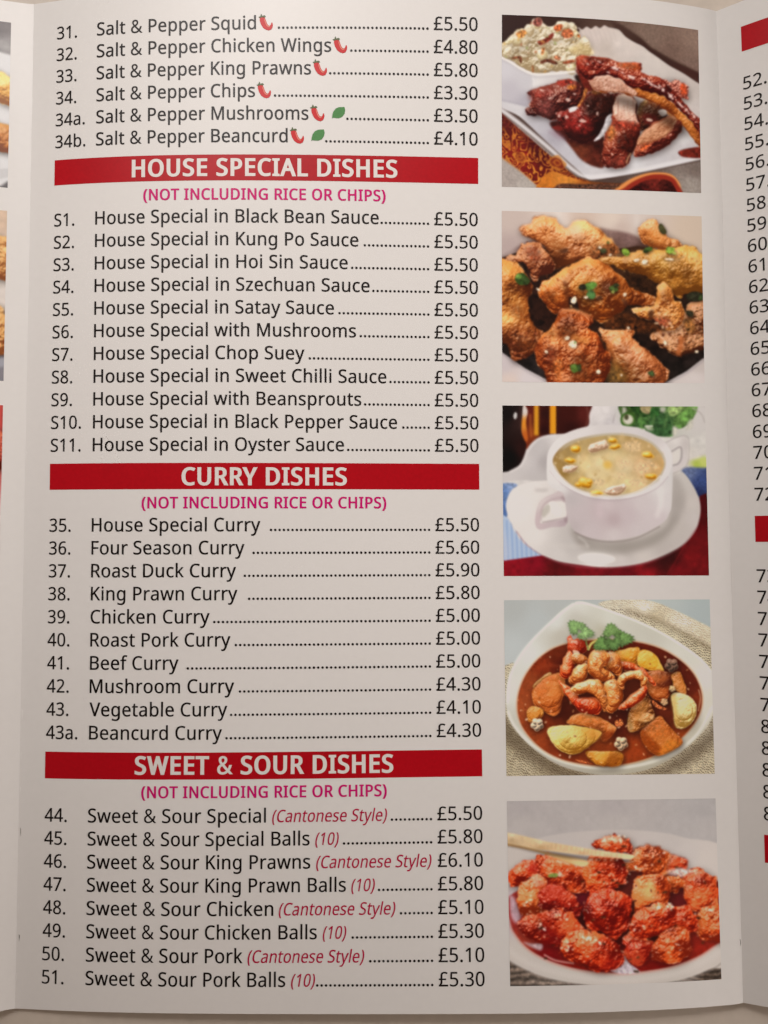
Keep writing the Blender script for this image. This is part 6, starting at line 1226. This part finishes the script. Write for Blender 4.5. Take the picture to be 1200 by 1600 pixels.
def clip_ears(idx, P):
    """triangles of one simple ring (list of indices, counter-clockwise)"""
    idx = list(idx); out = []; guard = 0; eps = 1e-12
    cross = lambda a, c, d: (P[c][0] - P[a][0]) * (P[d][1] - P[a][1]) - (P[c][1] - P[a][1]) * (P[d][0] - P[a][0])
    while len(idx) > 3 and guard < 4000:
        guard += 1; best = None
        for k in range(len(idx)):
            a, c, d = idx[k - 1], idx[k], idx[(k + 1) % len(idx)]
            w = cross(a, c, d)
            if w <= eps:
                if abs(w) <= eps and best is None: best = (k, False)
                continue
            pa, pc, pd = P[a], P[c], P[d]
            ok = True
            for q in idx:
                if q in (a, c, d): continue
                z = P[q]
                if (z[0] == pa[0] and z[1] == pa[1]) or (z[0] == pc[0] and z[1] == pc[1]) or (z[0] == pd[0] and z[1] == pd[1]): continue
                if cross(a, c, q) >= -eps and cross(c, d, q) >= -eps and cross(d, a, q) >= -eps: ok = False; break
            if ok: best = (k, True); break
        if best is None: break
        k, real = best
        if real: out.append((idx[k - 1], idx[k], idx[(k + 1) % len(idx)]))
        idx.pop(k)
    if len(idx) == 3: out.append(tuple(idx))
    return out
def fill_rings(rings):
    P = np.vstack(rings); start = np.cumsum([0] + [len(r) for r in rings[:-1]]); tris = []
    depth = [sum(inside_ring(r[0], o) for k, o in enumerate(rings) if k != i) for i, r in enumerate(rings)]
    for i, r in enumerate(rings):
        if depth[i] % 2: continue
        ids = list(range(start[i], start[i] + len(r)))
        if ring_area(r) < 0: ids.reverse()
        holes = [k for k in range(len(rings)) if depth[k] == depth[i] + 1 and inside_ring(rings[k][0], r)]
        for k in sorted(holes, key=lambda q: -rings[q][:, 0].max()):
            h = list(range(start[k], start[k] + len(rings[k])))
            if ring_area(rings[k]) > 0: h.reverse()
            m = max(range(len(h)), key=lambda q: P[h[q]][0]); M = P[h[m]]
            def crosses(q):
                B = P[q]; ring = ids + ids[:1]
                for a, c in zip(ring, ring[1:]):
                    if a == q or c == q: continue
                    A, C = P[a], P[c]
                    s1 = (B[0] - M[0]) * (A[1] - M[1]) - (B[1] - M[1]) * (A[0] - M[0]); s2 = (B[0] - M[0]) * (C[1] - M[1]) - (B[1] - M[1]) * (C[0] - M[0])
                    s3 = (C[0] - A[0]) * (M[1] - A[1]) - (C[1] - A[1]) * (M[0] - A[0]); s4 = (C[0] - A[0]) * (B[1] - A[1]) - (C[1] - A[1]) * (B[0] - A[0])
                    if s1 * s2 < 0 and s3 * s4 < 0: return True
                return False
            cand = sorted(range(len(ids)), key=lambda q: (P[ids[q]][0] - M[0]) ** 2 + (P[ids[q]][1] - M[1]) ** 2 + (10 if P[ids[q]][0] < M[0] else 0))
            t = next((q for q in cand if not crosses(ids[q])), cand[0])
            ids = ids[:t + 1] + h[m:] + h[:m + 1] + ids[t:]
        tris += clip_ears(ids, P)
    return tris
def fill(points):
    return fill_rings([np.array(points, float)])

# ---------------------------------------------------------------- lettering
FONT = {chr(c): (a, s) for c, a, s in FONT_DATA}
_glyphs = {}
def glyph(ch, bold):
    """outline of one letter (cap height 1) filled with triangles; bold grows the outline"""
    key = (ch, bold)
    if key in _glyphs: return _glyphs[key]
    adv, splines = FONT[ch]; loops = []
    for s in splines:
        a = np.array(s, float).reshape(-1, 3, 2) / 1000; pts = []; n = len(a)
        for i in range(n):
            p0, h0, h1, p1 = a[i, 1], a[i, 2], a[(i + 1) % n, 0], a[(i + 1) % n, 1]
            straight = abs(np.cross(h0 - p0, p1 - p0)) < 4e-4 and abs(np.cross(h1 - p1, p1 - p0)) < 4e-4
            for t in ((0,) if straight else np.arange(5) / 5):
                pts.append((1 - t) ** 3 * p0 + 3 * (1 - t) ** 2 * t * h0 + 3 * (1 - t) * t * t * h1 + t ** 3 * p1)
        q = [pts[0]]
        for p in pts[1:]:
            if np.hypot(*(p - q[-1])) > 2e-3: q.append(p)
        if np.hypot(*(q[-1] - q[0])) < 2e-3: q.pop()
        loops.append(np.array(q))
    if bold:
        out = []
        area = [np.sum(l[:, 0] * np.roll(l[:, 1], -1) - np.roll(l[:, 0], -1) * l[:, 1]) for l in loops]
        big = max(area, key=abs) if area else 1
        sg = 1.0 if big > 0 else -1.0
        for l in loops:
            e = np.roll(l, -1, 0) - l; e /= np.hypot(e[:, 0], e[:, 1])[:, None]; f = np.roll(e, 1, 0)
            n1 = np.stack([e[:, 1], -e[:, 0]], 1); n0 = np.stack([f[:, 1], -f[:, 0]], 1); m = n0 + n1; k = np.maximum((m * n1).sum(1), .5)
            d = m / k[:, None] * sg; out.append(l + d * np.array([bold, bold * .55]))
        loops = out
    if loops:
        tri = fill_rings(loops)
        pts = np.vstack(loops)
    else: tri, pts = [], np.zeros((0, 2))
    _glyphs[key] = (adv / 1000 + 2.0 * bold * .8, pts + np.array([bold * .8, 0]) if len(pts) else pts, tri); return _glyphs[key]
def lettering(s, u0, v, cap, u1=None, wide=0.86, bold=0.0, slant=0.0, slot=0, centre=False):
    """letters standing on the line v from u0 (to u1 when the printed width is known)"""
    x = 0; parts = []
    for ch in s:
        a, p, t = glyph(ch, bold * (.45 if ch == '&' else 1))
        if len(p): parts.append((p + np.array([x, 0]), t))
        x += a
    lo = min(p[:, 0].min() for p, t in parts); hi = max(p[:, 0].max() + slant * p[:, 1].max() for p, t in parts)
    kx = (u1 - u0) / (hi - lo) if u1 else cap * wide
    return [(np.stack([u0 + (p[:, 0] + slant * p[:, 1] - lo) * kx, v - p[:, 1] * cap], -1), t, slot) for p, t in parts]
def dots(u0, u1, v, pitch=0.884, r=0.262):
    n = int((u1 - u0) / pitch) + 1; out = []
    for i in range(n):
        u = u1 - i * pitch - r
        out.append(([(u + r * math.cos(k * .6283), v - r + r * math.sin(k * .6283)) for k in range(10)], [(0, k, k + 1) for k in range(1, 9)], 0))
    return out
def symbol(points, u, v, w, h):
    return [(u + x / 100 * w, v + y / 100 * h) for x, y in points]
CHILLI = [(4, 24), (12, 18), (26, 16), (41, 22), (49, 38), (56, 56), (66, 70), (77, 75), (86, 68), (92, 55), (98, 53), (102, 66), (99, 83), (89, 97), (71, 103), (50, 99), (29, 86), (13, 65), (4, 42)]
CHILLI_SHINE = [(36, 27), (43, 36), (50, 54), (60, 70), (74, 79), (84, 74), (78, 83), (69, 84), (57, 77), (47, 62), (40, 44)]
CHILLI_STEM = [(-6, 20), (8, 15), (14, 0), (20, 3), (22, 13), (40, 9), (50, 16), (38, 24), (24, 21), (8, 26)]
LEAF = [(0, 98), (3, 70), (10, 42), (28, 16), (52, 4), (96, 1), (101, 28), (95, 58), (78, 82), (52, 94), (24, 92), (8, 90)]
LEAF_VEIN = [(10, 90), (40, 58), (70, 32), (88, 14), (72, 36), (42, 62)]

# ---------------------------------------------------------------- table
tv, tf = [], []
n = 41
for j in range(n):
    for i in range(n):
        x = -1.5 + 3.0 * i / (n - 1); y = -1.5 + 3.0 * j / (n - 1); tv.append((x, y, -0.0025 - 0.0160 * x))
for j in range(n - 1):
    for i in range(n - 1): k = j * n + i; tf.append((k, k + 1, k + n + 1, k + n))
table = mesh_object('table_top', tv, tf, M_TABLE); tag(table, 'pale grey-beige table top under the open menu leaflet', 'table', 'structure')

# ---------------------------------------------------------------- leaflet
leaflet = bpy.data.objects.new('menu_leaflet', None); scene.collection.objects.link(leaflet); leaflet.empty_display_size = .02
tag(leaflet, 'folded glossy takeaway menu with red heading bands, priced dishes and food photos, open on table', 'menu leaflet')
def page(u0, u1, label):
    nu, nv = max(20, int((u1 - u0) / 1.2)), 130
    U, V = np.meshgrid(np.linspace(u0, u1, nu), np.linspace(0, H, nv))
    top = lift(U.ravel(), V.ravel(), 0.0); bot = lift(U.ravel(), V.ravel(), -0.16)
    f = grid_faces(nu, nv); N = nu * nv; faces = [tuple(q) for q in f] + [tuple(q[::-1] + N) for q in f]
    ring = [i for i in range(nu)] + [(j + 1) * nu - 1 for j in range(1, nv)] + [(nv - 1) * nu + i for i in range(nu - 2, -1, -1)] + [j * nu for j in range(nv - 2, 0, -1)]
    R = len(ring); rim = np.vstack([top[ring], bot[ring]])           # the cut edge has its own corners, so it stays crisp
    for k in range(R): a, c = 2 * N + k, 2 * N + (k + 1) % R; faces.append((a, c, c + R, a + R))
    o = mesh_object('page', np.vstack([top, bot, rim]), faces, M_PAPER, leaflet)
    o.data.polygons.foreach_set('use_smooth', [True] * (2 * len(f)) + [False] * R)
    tag(o, label); return o
mid_page = page(0, W, 'middle page with the priced dishes and five food photos')
left_page = page(-62, 0, 'page on the left showing only slivers of food photos')
right_page = page(W, W + 62, 'page on the right showing item numbers')

def food_photo(P, u0, u1, v0, v1, crop, paper, label, exact=True, n=(380, 330)):
    """ink a colour plate onto the sheet; crop = (x, y, units per picture pixel) of the plate"""
    U, V = np.meshgrid(np.linspace(u0, u1, n[0]), np.linspace(v0, v1, n[1])); U, V = U.ravel(), V.ravel()
    if exact:
        px, py = to_photo(U, V); cx, cy = (px - crop[0]) * crop[2], (py - crop[1]) * crop[2]
    else:
        cx, cy = (U - u0) / (u1 - u0) * 1199, (V - v0) / (v1 - v0) * 1000
    x = np.clip(cx * P.k - .5, 0, P.w - 1.001); y = np.clip(cy * P.k - .5, 0, P.h - 1.001); xi, yi = x.astype(int), y.astype(int); fx, fy = (x - xi)[:, None], (y - yi)[:, None]
    I = P.img
    c = (I[yi, xi] * (1 - fx) + I[yi, xi + 1] * fx) * (1 - fy) + (I[yi + 1, xi] * (1 - fx) + I[yi + 1, xi + 1] * fx) * fy
    c = np.clip(lin(c) / lin(np.array(paper)) * np.array([0.80, 0.785, 0.765]), 0.004, 0.9)
    o = mesh_object('food_photo', lift(U, V, 0.03), grid_faces(*n), M_PICTURE, leaflet, smooth=True)
    a = o.data.color_attributes.new('ink', 'FLOAT_COLOR', 'POINT'); a.data.foreach_set('color', np.hstack([c, np.ones((len(c), 1))]).astype(np.float32).ravel())
    tag(o, label); return o
PL, PR = 99.865, 143.251
food_photo(print_ribs(), PL, PR, 5.009, 40.476, (780, 20, 3.75), (214, 206, 198), 'photo of glazed ribs and potato salad on a white plate')
food_photo(print_wings(), PL, PR, 45.52, 81.523, (780, 325, 3.6923), (208, 200, 191), 'photo of fried chicken wings with spring onion in a dark bowl')
food_photo(print_soup(), PL, PR, 86.525, 122.361, (780, 630, 3.5821), (204, 195, 186), 'photo of chicken and sweetcorn soup in a white two-handled cup')
food_photo(print_curry(), PL, PR, 127.372, 163.295, (785, 932, 3.5821), (196, 186, 176), 'photo of prawn curry in a white bowl on woven matting')
food_photo(print_balls(), PL, PR, 168.282, 204.104, (788, 1245, 3.4884), (184, 173, 163), 'photo of orange-red battered pieces in sauce with chopsticks')
LP = -4.54
food_photo(print_rolls(), LP - 43.4, LP, 4.638, 40.566, None, (205, 197, 190), 'photo of golden spring rolls, mostly out of view', False, (240, 200))
food_photo(print_toast(), LP - 43.4, LP, 45.513, 81.607, None, (203, 194, 187), 'photo of brown fried pieces, mostly out of view', False, (240, 200))
food_photo(print_sauce(), LP - 43.4, LP, 86.702, 122.4, None, (200, 191, 183), 'photo with a red edge, mostly out of view', False, (240, 200))

# heading bands with their lettering
BL, BR = 5.441, 94.864
for (v0, v1), (s, u0, u1, vb), (n0, n1, nb) in (
        ((34.607, 40.028), ('HOUSE SPECIAL DISHES', 22.39, 77.83, 39.02), (24.85, 75.35, 44.02)),
        ((98.861, 104.276), ('CURRY DISHES', 33.16, 67.14, 103.38), (24.95, 75.32, 108.19)),
        ((157.866, 163.27), ('SWEET & SOUR DISHES', 24.09, 76.60, 162.18), (25.48, 75.25, 166.93))):
    band = printed_strip('heading_band', BL, BR, v0, v1, M_RED, leaflet)
    printed_shapes('heading_text', lettering(s, u0, vb, 3.50, u1, bold=.060), M_WHITE, band, h=0.06)
    printed_shapes('portion_note', lettering('(NOT INCLUDING RICE OR CHIPS)', n0, nb, 2.29, n1, bold=.044), M_PINK, leaflet)
for v0, v1 in ((5.45, 10.847), (109.9, 115.336), (175.12, 180.73)):
    printed_strip('heading_band', 152.79, 205, v0, v1, M_RED, leaflet)

# priced dishes
for num, name, v, ue, cu, lu, note, a0, a1, du, price in ENTRIES:
    head = printed_shapes('dish_name', lettering(name, 14.60, v, 2.74, ue, bold=.018), M_BLACK, leaflet)
    printed_shapes('item_number', lettering(num, 5.55, v, 2.68, wide=.905, bold=.014), M_BLACK, head)
    printed_shapes('price', lettering('£' + price, 85.55, v, 2.70, 94.75, bold=.014), M_BLACK, head)
    if du: printed_shapes('dot_leader', dots(du, 84.50, v), M_BLACK, head)
    if note: printed_shapes('style_note', lettering(note, a0, v - .05, 2.42, a1, slant=.21, bold=.014), M_WINE, head)
    if cu:
        b, s, t = symbol(CHILLI, cu, v - 3.15, 2.80, 3.35), symbol(CHILLI_SHINE, cu, v - 3.15, 2.80, 3.35), symbol(CHILLI_STEM, cu, v - 3.15, 2.80, 3.35)
        o = printed_shapes('chilli_symbol', [(b, fill(b), 0)], [M_CHILLI], head, .05)
        sh = [(s, fill(s), 0), (t, fill(t), 1)]
        q = printed_shapes('chilli_symbol', sh, [M_CHILLI_LIGHT, M_STEM], head, .07)
        # one mesh per symbol
        me = o.data; base = [tuple(x.co) for x in me.vertices]; bf = [tuple(p.vertices) for p in me.polygons]
        add = [tuple(x.co) for x in q.data.vertices]; af = [tuple(i + len(base) for i in p.vertices) for p in q.data.polygons]; am = [p.material_index + 1 for p in q.data.polygons]
        bpy.data.objects.remove(o); bpy.data.objects.remove(q)
        mesh_object('chilli_symbol', base + add, bf + af, [M_CHILLI, M_CHILLI_LIGHT, M_STEM], head, [0] * len(bf) + am)
    if lu:
        b = symbol(LEAF, lu, v - 2.75, 2.75, 2.55)
        printed_shapes('leaf_symbol', [(b, fill(b), 0)], [M_GREEN], head, .05)
# item numbers of the page on the right
for i in range(21): printed_shapes('item_number', lettering('%d.' % (52 + i), 152.85, 19.146 + 4.3797 * i, 2.68, wide=.905, bold=.014), M_BLACK, leaflet)
for i in range(12): printed_shapes('item_number', lettering('%d.' % (73 + i), 152.85, 123.693 + 4.407 * i, 2.68, wide=.905, bold=.014), M_BLACK, leaflet)

# small scuffs on the folds
rng = random.Random(5)
def scuff(u, v, w, l, mat):
    p = [(u - w * rng.uniform(.5, 1), v), (u - w * rng.uniform(.2, 1), v + l * .5), (u, v + l), (u + w * rng.uniform(.3, 1), v + l * .6), (u + w * rng.uniform(.3, 1), v + l * .2)]
    printed_shapes('fold_scuff', [(p, fill(p), 0)], mat, mid_page if u > 0 and u < W else left_page, .04)
for u, v, w, l, m in ((0.35, 149.2, .22, 2.4, M_WEAR), (0.3, 158, .1, 1.6, M_WEAR), (0.5, 173.2, .07, 1.9, M_DIRT), (0.25, 188, .1, 3.0, M_WEAR), (0.6, 194.5, .12, 1.6, M_DIRT), (0.3, 60, .10, 2.2, M_WEAR), (0.25, 96, .12, 1.5, M_WEAR), (0.3, 128, .09, 2.8, M_WEAR), (0.3, 165, .12, 1.2, M_WEAR), (0.25, 202, .13, 2.0, M_WEAR), (147.75, 185, .08, 4.0, M_WEAR), (147.75, 203, .1, 2.0, M_WEAR), (147.75, 150, .09, 4.0, M_WEAR), (147.8, 175, .09, 6.0, M_WEAR), (147.7, 196.5, .14, 1.6, M_DIRT)):
    scuff(u, v, w, l, m)
